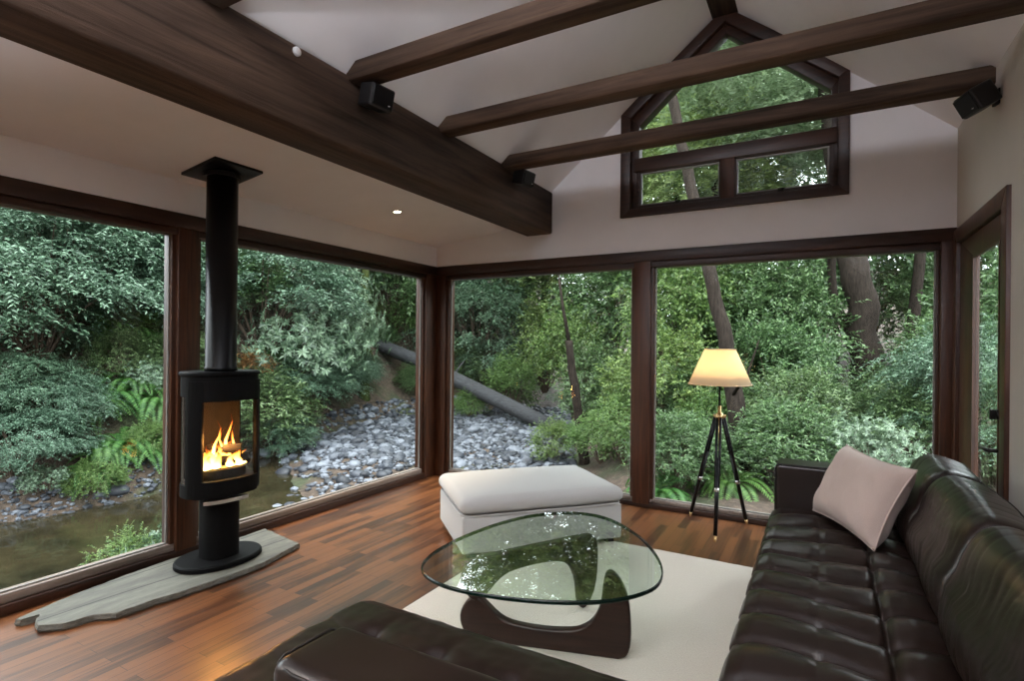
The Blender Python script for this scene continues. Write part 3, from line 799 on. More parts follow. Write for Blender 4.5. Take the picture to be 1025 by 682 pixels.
# ================================================================== SOFA
sf = tag(empty('leather_sofa', (.25, 2.4, .0)), 'long dark brown leather sofa with tufted seat along the right wall', 'sofa')
ox, oy = .25, 2.4
Y0, Y1 = .95, 3.70
def L(mb_, dx=-ox, dy=-oy):
    mb_.v = [(x + dx, y_ + dy, z) for x, y_, z in mb_.v]; return mb_
L(rbox(-.17, .70, Y0 + .02, 3.93, .07, .29, .02, 3)).build('base_frame', M['leather'], sf, smooth=True)
for x in (-.10, .62):
    for y_ in (1.05, 3.85): L(MB().box(x - .03, x + .03, y_ - .03, y_ + .03, .013, .072)).build('foot', M['dark'], sf, bevel=.004)
def fold(y_):
    return None
FOLDS = [Y1 - .06 - .235 * k for k in range(13)]
def seat_pt(u, v):
    # u across X (front roll -> back), v along Y
    y_ = Y0 + (Y1 - Y0) * v
    sgm = [(-.215, .255), (-.262, .30), (-.272, .355), (-.250, .405), (-.205, .428), (-.12, .436), (0.0, .438), (.10, .436), (.19, .434), (.21, .432), (.28, .440), (.40, .425)]
    f = u * (len(sgm) - 1); i = min(int(f), len(sgm) - 2); t = f - i
    x = sgm[i][0] * (1 - t) + sgm[i + 1][0] * t; z = sgm[i][1] * (1 - t) + sgm[i + 1][1] * t
    # cross folds (soft valleys), wandering a little
    amp = .0
    wander = .018 * mnoise.noise(Vector((x * 4, y_ * 2, 0))) + .025 * math.sin(x * 9 + y_ * 3)
    dmin = min(abs(y_ + wander - g) for g in FOLDS)
    valley = math.exp(-(dmin / .022) ** 2)
    pil = math.cos(min(dmin, .1175) / .1175 * PI)      # 1 at fold, -1 mid
    top = max(0, min(1, (x + .285) / .06))
    z -= top * (.017 * valley + .013 * pil)
    if x < -.2: x += .012 * valley
    # lengthwise seams
    for xs, w, a in ((.0, .012, .006), (.205, .014, .020)):
        z -= a * math.exp(-((x - xs) / w) ** 2)
    # dimples where folds meet seams, fine creases
    for xs in (0.0, .205):
        z -= .014 * math.exp(-((x - xs) / .03) ** 2 - (dmin / .03) ** 2)
    z += top * (.0025 * mnoise.noise(Vector((x * 8, y_ * 14, 1))) + .0012 * mnoise.noise(Vector((x * 30 + y_ * 9, y_ * 40, 5))))
    return (x - ox, y_ - oy, z)
seat = MB().grid(seat_pt, 90, 300).build('seat_cushion', M['leather'], sf, smooth=True)
seatb = L(MB().box(-.21, .40, Y0, Y1, .255, .30)).build('seat_deck', M['leather'], sf)
# far arm and back
def puffy(x0, x1, y0, y1, z0, z1, r, wr=.004, cuts=10):
    mb_ = rbox(x0, x1, y0, y1, z0, z1, r, 4)
    bm = bmesh.new(); vv = [bm.verts.new(v) for v in mb_.v]
    for f in mb_.f:
        try: bm.faces.new([vv[i] for i in f])
        except ValueError: pass
    bmesh.ops.subdivide_edges(bm, edges=[e for e in bm.edges if e.calc_length() > .09], cuts=cuts, use_grid_fill=True)
    bm.normal_update()
    for v in bm.verts: v.co += v.normal * wr * mnoise.noise(v.co * 7)
    o_ = MB(); bm.verts.index_update(); o_.add([v.co.copy() for v in bm.verts], [tuple(v.index for v in f.verts) for f in bm.faces]); bm.free(); return o_
arm = L(puffy(-.235, .70, 3.70, 3.93, .09, .695, .022)).build('arm', M['leather'], sf, smooth=True)
wl = L(MB().tube([(-.236, 3.705, .10), (-.238, 3.705, .67), (-.225, 3.706, .692), (.30, 3.706, .697)], .005, 8)).build('arm_welt', M['seam'], arm, smooth=True)
L(puffy(.52, .75, Y0 - .02, 3.93, .09, .70, .04)).build('backrest', M['leather'], sf, smooth=True)
def back_cushion(y0, y1, seed, topz=.835):
    cy_ = (y0 + y1) / 2; hy_ = (y1 - y0) / 2 + .006
    def fn(u, v):
        # u closed loop around profile (X,Z), v along Y
        w = 2 * v - 1
        edge = (1 - abs(w) ** 9)
        pinch = edge ** .38 if edge > 0 else 0
        a = 2 * PI * u
        c, s_ = math.cos(a), math.sin(a)
        e = 2 / 3.0
        px = math.copysign(abs(c) ** e, c); pz = math.copysign(abs(s_) ** e, s_)
        x = .140 * px * (.60 + .40 * pinch); z = .215 * pz * (.86 + .14 * pinch)
        z += .012 * pinch if pz > 0 else 0
        if pz < -.1: x *= 1.10
        y_ = w * hy_ * (.965 + .035 * (1 - abs(pz) ** 4))
        p = Vector((x, y_, z))
        d = mnoise.noise(Vector((y_ * 3.2 + z * 5 + seed * 7, z * 2 + x * 2, seed))) * .012
        # wrinkles fanning from the bottom corners
        q = (z + y_ * .55 * (1 if seed % 2 else .8)) * 22 + 2.5 * mnoise.noise(Vector((y_ * 3, z * 3, seed + 3)))
        d += .0018 * math.sin(q) * pinch * (.35 + .65 * abs(mnoise.noise(Vector((y_ * 2.3, z * 2.3, seed + 9)))) * 1.6)
        q2 = (z * .6 - y_) * 30 + 3 * mnoise.noise(Vector((y_ * 4, z * 4, seed + 5)))
        d += .0008 * math.sin(q2) * pinch * max(0, .3 - z) * 2
        al_ = y_ * .45 + z * .89; ac_ = y_ * .89 - z * .45
        d -= .016 * pinch * max(0, .42 - abs(mnoise.noise(Vector((ac_ * 17, al_ * 3.2, seed * 3.3)))) * 2.2) * max(.15, .75 - z * 2)
        nn_ = Vector((px, 0, pz * .7)).normalized()
        p += nn_ * d
        ang = math.radians(17)
        rx = p.x * math.cos(ang) + p.z * math.sin(ang); rz = -p.x * math.sin(ang) + p.z * math.cos(ang)
        return (.515 + rx - ox, cy_ + p.y - oy, topz - .225 + rz)
    mb_ = MB().grid(fn, 72, 90, closeu=True)
    n_ = 90
    o_ = mb_.build('back_cushion', M['leather'], sf, smooth=True)
    # top seam
    pts_ = [Vector(fn(.20, j / 29)) + Vector((0, 0, .001)) for j in range(1, 29)]
    MB().tube(pts_, .0035, 6).build('seam', M['seam'], o_, smooth=True)
    pts_ = [Vector(fn(u_, .965)) for u_ in [k / 40 for k in range(-4, 22)]]
    MB().tube(pts_, .004, 6).build('seam', M['seam'], o_, smooth=True)
for i, (a_, b_) in enumerate(((3.17, 3.70), (2.375, 3.165), (1.58, 2.37), (.97, 1.575))): back_cushion(a_, b_, i + 1)

# throw pillow leaning in the far corner of the sofa
pa = Vector((-.034, 3.652, .456)); pb = Vector((.226, 3.090, .448))
ex = (pb - pa).normalized(); nrm = Vector((-ex.y, ex.x, 0)); nrm = nrm if nrm.x > 0 else -nrm
ey = (nrm * .180 + Vector((0, 0, .372))); hgt = ey.length * 1.03; ey.normalize(); ez = ex.cross(ey)
wid = (pb - pa).length
def pil(side):
    def fn(u, v):
        a, b_ = 2 * u - 1, 2 * v - 1
        k = max(0, (1 - a ** 4) * (1 - b_ ** 4)) ** .55
        inx = 1 - .055 * (1 - a * a) * 0 - .10 * (1 - b_ * b_) * abs(a); iny = 1 - .10 * (1 - a * a) * abs(b_)
        th = .100 * k * side + .006 * mnoise.noise(Vector((a * 2.5, b_ * 2.5, side))) * k
        th += side * .003 * math.sin(14 * (a + b_ * .6)) * k * (abs(a) > .2)
        return pa + ex * (wid * (.5 + .5 * a * inx)) + ey * (hgt * (.5 + .5 * b_ * iny)) + ez * th
    return fn
mb = MB().grid(pil(1), 40, 32); mb.grid(pil(-1), 40, 32)
pw = empty('throw_pillow', tuple((pa + pb) / 2)); tag(pw, 'taupe cotton throw pillow leaning in the far corner of the leather sofa', 'pillow')
mb.v = [tuple(Vector(v) - (pa + pb) / 2) for v in mb.v]
c_ = mb.build('cover', M['pillow'], pw, smooth=True)
ed = [(i / 20, 0) for i in range(20)] + [(1, i / 20) for i in range(20)] + [(1 - i / 20, 1) for i in range(20)] + [(0, 1 - i / 20) for i in range(21)]
MB().tube([Vector(pil(1)(u, v)) - (pa + pb) / 2 for u, v in ed], .005, 6, cap=False).build('piping', M['pillow'], c_, smooth=True)

# ================================================================== NEAR DAYBED
db = tag(empty('leather_daybed', (-.95, 1.1, 0)), 'tufted dark brown leather daybed in the foreground with a low back bolster', 'daybed')
ox2, oy2 = -.95, 1.1
def sm01(a, b, x):
    t = max(0., min(1., (x - a) / (b - a))); return t * t * (3 - 2 * t)
def bed_pt(u, v):
    # u along X, v from the back (Y .55) over the seat to the front edge roll (Y 1.60)
    x0, x1 = -1.545, -.34
    prof_ = [(.55, .415), (.75, .428), (1.0, .432), (1.25, .434), (1.42, .435), (1.53, .430), (1.585, .412), (1.610, .370), (1.605, .31), (1.575, .26)]
    f = v * (len(prof_) - 1); i = min(int(f), len(prof_) - 2); t = f - i
    y_ = prof_[i][0] * (1 - t) + prof_[i + 1][0] * t; z = prof_[i][1] * (1 - t) + prof_[i + 1][1] * t
    x = x0 + (x1 - x0) * u
    ed_ = min(u, 1 - u) * (x1 - x0)
    if ed_ < .05: z -= .055 * (1 - math.sqrt(max(0, 1 - (1 - ed_ / .05) ** 2)))
    if v < .75:
        # tufts on a grid with soft channels between them
        gx, gy = .27, .25
        dx = ((x + 1.30) / gx + .5) % 1 - .5; dy = ((y_ - 1.37) / gy + .5) % 1 - .5
        fd = sm01(1.54, 1.44, y_)
        z -= fd * .022 * math.exp(-((dx * gx) ** 2 + (dy * gy) ** 2) / .040 ** 2)
        z -= fd * (.005 * math.exp(-(dx * gx / .022) ** 2) + .004 * math.exp(-(dy * gy / .024) ** 2))
    z += .004 * mnoise.noise(Vector((x * 9, y_ * 9, 2))) + .002 * mnoise.noise(Vector((x * 26, y_ * 26, 4)))
    return (x - ox2, y_ - oy2, z)
o = MB().grid(bed_pt, 130, 110).build('seat_cushion', M['leather'], db, smooth=True)
L2 = lambda m__: L(m__, -ox2, -oy2)
L2(rbox(-1.54, -.345, .56, 1.585, .07, .36, .03, 3)).build('base_frame', M['leather'], db, smooth=True)
for x in (-1.46, -.42):
    for y_ in (.66, 1.50): L2(MB().box(x - .025, x + .025, y_ - .025, y_ + .025, .0135, .072)).build('foot', M['dark'], db, bevel=.004)
bo = L2(puffy(-1.175, -.345, .885, 1.125, .39, .62, .035, .006, 14)).build('back_bolster', M['leather'], db, smooth=True)
L2(MB().tube([(-1.165, 1.10, .600), (-1.172, 1.08, .612), (-1.172, .93, .614), (-1.166, .905, .606), (-1.10, .889, .606), (-.36, .889, .606)], .0045, 6)).build('welt', M['seam'], bo, smooth=True)

# ================================================================== FOREST AND CREEK
CY, SYW = math.cos(math.radians(29.376)), math.sin(math.radians(29.376))
def plan(u, t):            # survey axes of the creek (u across, t away from the house) -> world
    return (CY * u - SYW * t, SYW * u + CY * t)
def survey(x, y_): return (CY * x + SYW * y_, -SYW * x + CY * y_)
def sm(a, b, x):
    t = max(0., min(1., (x - a) / (b - a))); return t * t * (3 - 2 * t)
FBU = [-30, -14, -9.5, -7.7, -6.7, -6.35, -5.2, -3.6, -1.5, .6, 3, 6, 30]
FBT = [5.0, 6.5, 7.6, 8.9, 10.3, 13.4, 17.0, 19.7, 21.2, 22.8, 27, 34, 60]
RBT = [0, 3, 5.5, 9, 12, 18, 24, 30, 60]
RBU = [-.3, .1, .55, .95, 1.15, 1.7, 3.2, 6, 25]
WATER = -1.47
def terrain(x, y_):
    u, t = survey(x, y_)
    df = (t - float(np.interp(u, FBU, FBT))) * .82
    dr = u - float(np.interp(t, RBT, RBU))
    ns = mnoise.noise(Vector((x * .5, y_ * .5, 0))); ns2 = mnoise.noise(Vector((x * 1.6, y_ * 1.6, 4)))
    r = u / max(t, .1)
    z = -1.62 + .10 * ns + .05 * ns2 + .36 * sm(-.47, -.26, r) * sm(9.0, 11.5, t) + .10 * sm(-.5, -.3, r)
    if df > -.6:
        s_ = .66 if u < 0 else .66 - .34 * sm(0, 6, u)
        hf = .38 * sm(-.6, .5, df) + max(0, df - .2) * s_ * (.55 + .45 * sm(0, 4, df))
        z += hf + ns * .30 * sm(0, 3, df) + ns2 * .10 * sm(0, 1, df)
    if dr > -.3 and df < 6:
        hr = .75 * sm(-.3, 1.6, dr) + .045 * max(0, dr) + max(0, t - 13) * .22 * sm(0, 3, dr)
        z = max(z, -1.5 + hr + ns * .12 + ns2 * .05)
    if u < -9.5 and t < 8: z = max(z, -1.5 + .75 * (-u - 9.5) * sm(8, 4, t) + ns * .3)
    ang = math.degrees(math.atan2(u, t)); ds = math.hypot(u, t)
    if ang > 44: z = max(z, -.9 + sm(44, 60, ang) * .55 * max(0, ds - 7.5))
    if t < 7.5: z = max(z, -1.75 + .62 * sm(-7.0, -5.4, x))
    if x > XL - .3 and y_ < YB + .3: z = min(z, -.62)
    return z
na, nr = 260, 130
vs = []; fs = []
for j in range(nr):
    q = 1.6 + 66 * (j / (nr - 1)) ** 1.8
    for i in range(na):
        a_ = math.radians(-165 + 320 * i / (na - 1)); u, t = q * math.sin(a_), q * math.cos(a_)
        x, y_ = plan(u, t); vs.append((x, y_, terrain(x, y_)))
for j in range(nr - 1):
    for i in range(na - 1):
        a = j * na + i; fs.append((a, a + 1, a + 1 + na, a + na))
o = MB().add(vs, fs).build('forest_ground', M['ground'], smooth=True)
tag(o, 'brown leaf covered forest ground and creek bank outside the windows', 'ground', kind='structure')
wv = [plan(u, t) for u, t in ((-22, 1.0), (-1.0, 1.0), (.9, 8), (1.2, 14), (-2, 20.5), (-6, 15.5), (-22, 9))]
o = MB().add([(x, y_, WATER) for x, y_ in wv], [tuple(range(len(wv)))]).build('creek_water', M['water'])
tag(o, 'shallow brown creek water below the left windows', 'water', kind='stuff')

# ---------------------------------------------------------------- rocks
def rock_mesh(seed, sub=2):
    bm = bmesh.new(); bmesh.ops.create_icosphere(bm, subdivisions=sub, radius=1)
    for v in bm.verts:
        n_ = v.co.normalized(); d = 1 + .30 * mnoise.noise(n_ * 1.3 + Vector((seed * 3.1, 0, 0))) + .10 * mnoise.noise(n_ * 3.5 + Vector((0, seed, 0)))
        v.co = Vector((n_.x * d * 1.15, n_.y * d * .9, n_.z * d * .62))
    me = bpy.data.meshes.new('river_cobble'); bm.to_mesh(me); bm.free(); me.materials.append(M['rock'])
    for p in me.polygons: p.use_smooth = seed % 2 == 0
    return me
RM = [rock_mesh(i) for i in range(7)]
rr = random.Random(21)
cand = []
for k in range(42000):
    t = 8.2 + 14 * rr.random() ** .8; r = rr.uniform(-.54, .16); u = r * t
    df = (t - float(np.interp(u, FBU, FBT))) * .82; dr = u - float(np.interp(t, RBT, RBU))
    if df > .55 or dr > .25: continue
    dens = sm(-.40, -.30, r) * sm(8.8, 11, t)
    if df > -.9: dens = max(dens, .75)
    dens = max(dens, .10 * sm(-.52, -.44, r))
    if -.53 < r < -.36 and t < 10.6: dens = max(dens, .35)
    if rr.random() > dens: continue
    s_ = min(.15, .036 * math.exp(abs(rr.gauss(0, .55)))) * (1.0 + .25 * (t > 12))
    if t < 10.6 and r < -.34: s_ *= 1.25
    x, y_ = plan(u, t); z = terrain(x, y_)
    if z + s_ * .8 < WATER: continue
    cand.append((s_ / t, x, y_, z, s_))
for k in range(2600):                       # gravel spit under the far bank at the left
    r = rr.uniform(-1.0, -.60); tt = 9.5
    for _ in range(6): tt = .5 * tt + .5 * float(np.interp(r * tt, FBU, FBT))
    t = tt + rr.uniform(-.35, .55)
    u = r * t; x, y_ = plan(u, t); z = terrain(x, y_); s_ = .02 * math.exp(abs(rr.gauss(0, .6)))
    if z + s_ > WATER: cand.append((s_ / t, x, y_, z, s_))
rr.shuffle(cand); cand = cand[:7500]
cand.sort(key=lambda c: -c[0])
for i, (q, x, y_, z, s_) in enumerate(cand[:290]):
    o = bpy.data.objects.new('river_cobble', RM[i % 7]); COL.objects.link(o)
    o.location = (x, y_, z + s_ * .22); o.scale = (s_,) * 3; o.rotation_euler = (rr.uniform(-.3, .3), rr.uniform(-.3, .3), rr.uniform(0, 6.28))
    tag(o, 'rounded blue grey cobble lying in the rocky creek bed', 'rock', 'cobbles in the rocky creek bed')
base = []
for sd in range(4):
    me = rock_mesh(sd + 20, 1); base.append((np.array([v.co[:] for v in me.vertices]), [tuple(p.vertices) for p in me.polygons])); bpy.data.meshes.remove(me)
mb = MB()
for i, (q, x, y_, z, s_) in enumerate(cand[290:]):
    bv, bf = base[i % 4]; a = rr.uniform(0, 6.28); c, s2 = math.cos(a), math.sin(a)
    P_ = bv * s_; P_ = np.stack([P_[:, 0] * c - P_[:, 1] * s2 + x, P_[:, 0] * s2 + P_[:, 1] * c + y_, P_[:, 2] + z + s_ * .22], 1)
    mb.add([tuple(p) for p in P_], bf)
me = bpy.data.meshes.new('creek_gravel'); me.from_pydata(mb.v, [], mb.f); o = link('creek_gravel', me, M['rock'])
tag(o, 'bed of small blue grey stones filling the dry part of the creek', 'gravel', kind='stuff')

# ---------------------------------------------------------------- leaves
def leaf_mesh(name, P0, D, Nn, Ln, Wd, m, fold=.18, droop=.2):
    n_ = len(P0); D = D / np.linalg.norm(D, axis=1, keepdims=True)
    sd = np.cross(D, Nn); sd /= np.maximum(np.linalg.norm(sd, axis=1, keepdims=True), 1e-6); up = np.cross(sd, D)
    Ln = Ln[:, None]; Wd = Wd[:, None]
    mid = P0 + D * Ln * .45
    V = np.empty((n_, 4, 3)); V[:, 0] = P0; V[:, 1] = mid - sd * Wd * .5 + up * Wd * fold; V[:, 2] = P0 + D * Ln - up * Ln * droop; V[:, 3] = mid + sd * Wd * .5 + up * Wd * fold
    b = np.arange(n_, dtype=np.int32)[:, None] * 4
    F = np.concatenate([b + 0, b + 3, b + 2, b + 0, b + 2, b + 1], 1).reshape(-1)
    me = bpy.data.meshes.new(name)
    me.vertices.add(n_ * 4); me.vertices.foreach_set('co', V.reshape(-1).astype(np.float32))
    me.loops.add(n_ * 6); me.loops.foreach_set('vertex_index', F.astype(np.int32))
    me.polygons.add(n_ * 2); me.polygons.foreach_set('loop_start', np.arange(n_ * 2, dtype=np.int32) * 3)
    me.update(calc_edges=True); me.materials.append(m)
    return me
def unit(v): return v / np.maximum(np.linalg.norm(v, axis=-1, keepdims=True), 1e-6)
def bush(kind, seed, rx, ry, rz, ncl, ntw, nlf, Lf, Wf, m, droop=.1, clr=.25, tw=.32, whorl=False, flat=.35, cz=.95, layered=False, stem_m='twig', zlo=-.35):
    g = np.random.default_rng(seed)
    d = unit(g.normal(size=(ncl * 3, 3))); d = d[d[:, 2] > zlo][:ncl]; ncl = len(d)
    rad = g.uniform(.45, 1., (ncl, 1)) ** .6
    C = d * rad * np.array([rx, ry, rz]) + np.array([0, 0, rz * cz])
    O = np.repeat(C, ntw, 0); dd = np.repeat(d, ntw, 0)
    off_ = g.normal(size=O.shape) * clr
    if layered: off_[:, 2] *= .28
    O = O + off_
    T = unit(dd * np.array([1, 1, .4]) + g.normal(size=O.shape) * .55 + np.array([0, 0, -droop]))
    if layered: T = unit(T * np.array([1, 1, .35]) + np.array([0, 0, -.12]))
    nT = len(O); tl = tw * g.uniform(.6, 1.2, (nT, 1))
    Pl = []; Dl = []; Nl = []
    if whorl:
        e1 = unit(np.cross(T, np.array([0.3, .2, 1.0]))); e2 = np.cross(T, e1)
        for k in range(nlf):
            a = 2 * PI * k / nlf + g.uniform(-.3, .3, (nT, 1))
            rdir = e1 * np.cos(a) + e2 * np.sin(a)
            Pl.append(O + T * tl * .9); Dl.append(rdir + T * .35 + np.array([0, 0, -.15])); Nl.append(T + g.normal(size=T.shape) * .2 + np.array([0, 0, .4]))
    else:
        for k in range(nlf):
            s_ = (k + .6) / nlf; sg_ = 1 if k % 2 else -1
            sdv = unit(np.cross(T, np.array([0, 0, 1.0]))) * sg_
            Pl.append(O + T * tl * s_ + np.array([0, 0, -1]) * (tl * s_ * s_ * droop))
            Dl.append(T * (.55 + .5 * s_) + sdv * .85 + g.normal(size=T.shape) * .22)
            Nl.append(np.array([0, 0, 1.0]) + g.normal(size=T.shape) * flat + dd * .35)
    P0 = np.concatenate(Pl); D = np.concatenate(Dl); Nn = np.concatenate(Nl); n_ = len(P0)
    sz = g.uniform(.65, 1.2, n_)
    me = leaf_mesh('foliage', P0, D, unit(Nn), Lf * sz, Wf * sz, m, droop=.12)
    st_ = MB(); lim = min(ncl, 26)
    for c in C[:lim]:
        p = Vector(c); b0 = Vector((p.x * .06, p.y * .06, -.05)); md = Vector((p.x * .42, p.y * .42, p.z * .55))
        st_.tube([b0, md, p], [.022 * rz, .014 * rz, .004], 5, cap=False)
    sme = bpy.data.meshes.new('stem'); sme.from_pydata(st_.v, [], st_.f); sme.materials.append(M[stem_m])
    return (me, sme)
def fern_mesh(seed, nf=16, Lr=.75):
    g = random.Random(seed); P0 = []; D = []; Nn = []; Ls = []; Ws = []
    for k in range(nf):
        a = 2 * PI * k / nf + g.uniform(-.2, .2); ln = Lr * g.uniform(.75, 1.1); rise = g.uniform(.5, 1.0)
        dv = Vector((math.cos(a), math.sin(a), 0)); sd = Vector((-dv.y, dv.x, 0))
        for j in range(26):
            s_ = (j + 2) / 28
            p = dv * (ln * s_ * .85) + Vector((0, 0, ln * (rise * s_ * 1.15 - 1.25 * s_ * s_ * (.55 + .3 * rise))))
            tg = (dv * .85 + Vector((0, 0, rise * 1.15 - 2.5 * s_ * (.55 + .3 * rise)))).normalized()
            w = ln * .20 * math.sin(PI * min(1, s_ * .92 + .08)) ** .7
            for sg_ in (1, -1):
                P0.append(p); D.append(sd * sg_ + tg * .45); Nn.append(tg.cross(sd) * (1 if tg.cross(sd).z > 0 else -1)); Ls.append(w); Ws.append(ln * .034)
    me = leaf_mesh('fronds', np.array([p[:] for p in P0]), np.array([p[:] for p in D]), unit(np.array([p[:] for p in Nn])), np.array(Ls), np.array(Ws), M['fern'], droop=.1)
    st_ = MB().tube([(0, 0, -.05), (0, 0, .05)], [.05, .03], 7)
    sme = bpy.data.meshes.new('crown_base'); sme.from_pydata(st_.v, [], st_.f); sme.materials.append(M['twig'])
    return (me, sme)
PR = {
    'spray': [bush('spray', s_, 1.25, 1.25, 1.0, 66, 28, 14, .072, .025, M['spray'], droop=.28, clr=.19, tw=.40, layered=True) for s_ in (1, 2)],
    'broad': [bush('broad', s_, 1.1, 1.1, 1.0, 54, 34, 9, .080, .036, M['broad'], clr=.165, tw=.26) for s_ in (3, 4)],
    'bright': [bush('bright', s_, 1.1, 1.1, 1.0, 48, 28, 9, .075, .042, M['bright'], clr=.175, tw=.28, flat=.5) for s_ in (5, 6)],
    'pale': [bush('pale', s_, 1.1, 1.1, .9, 50, 20, 9, .100, .030, M['pale'], clr=.17, tw=.2, whorl=True) for s_ in (7, 8)],
    'russet': [bush('russet', 9, 1., 1., .8, 40, 14, 8, .10, .06, M['russet'], clr=.22, tw=.25)],
    'crown': [bush('crown', s_, 1.2, 1.2, 1.0, 60, 20, 8, .085, .036, M['canopy'], clr=.16, tw=.24, cz=0, zlo=-.9) for s_ in (11, 12)],
    'crownb': [bush('crownb', s_, 1.2, 1.2, 1.0, 52, 20, 8, .080, .040, M['canopyb'], clr=.17, tw=.24, cz=0, zlo=-.9) for s_ in (13, 14)],
    'fern': [fern_mesh(s_) for s_ in (1, 2, 3)],
}
PN = {'fern': ('fern', 'fronds', 'crown_base', 'fern')}
cnt = {}
def plant(kind, u, t, sx_, sz_, label, dz=0., group=None, rot=None):
    nm, a, b, cat = PN.get(kind, ('shrub', 'foliage', 'stem', 'shrub'))
    i = cnt[kind] = cnt.get(kind, -1) + 1
    fm, sm__ = PR[kind][i % len(PR[kind])]
    x, y_ = plan(u, t)
    r = empty(nm, (x, y_, terrain(x, y_) + dz), rot if rot is not None else (i * 2.4) % 6.28); r.scale = (sx_, sx_, sz_)
    tag(r, label, cat, group)
    link(a, fm, None, r); link(b, sm__, None, r)
    return r
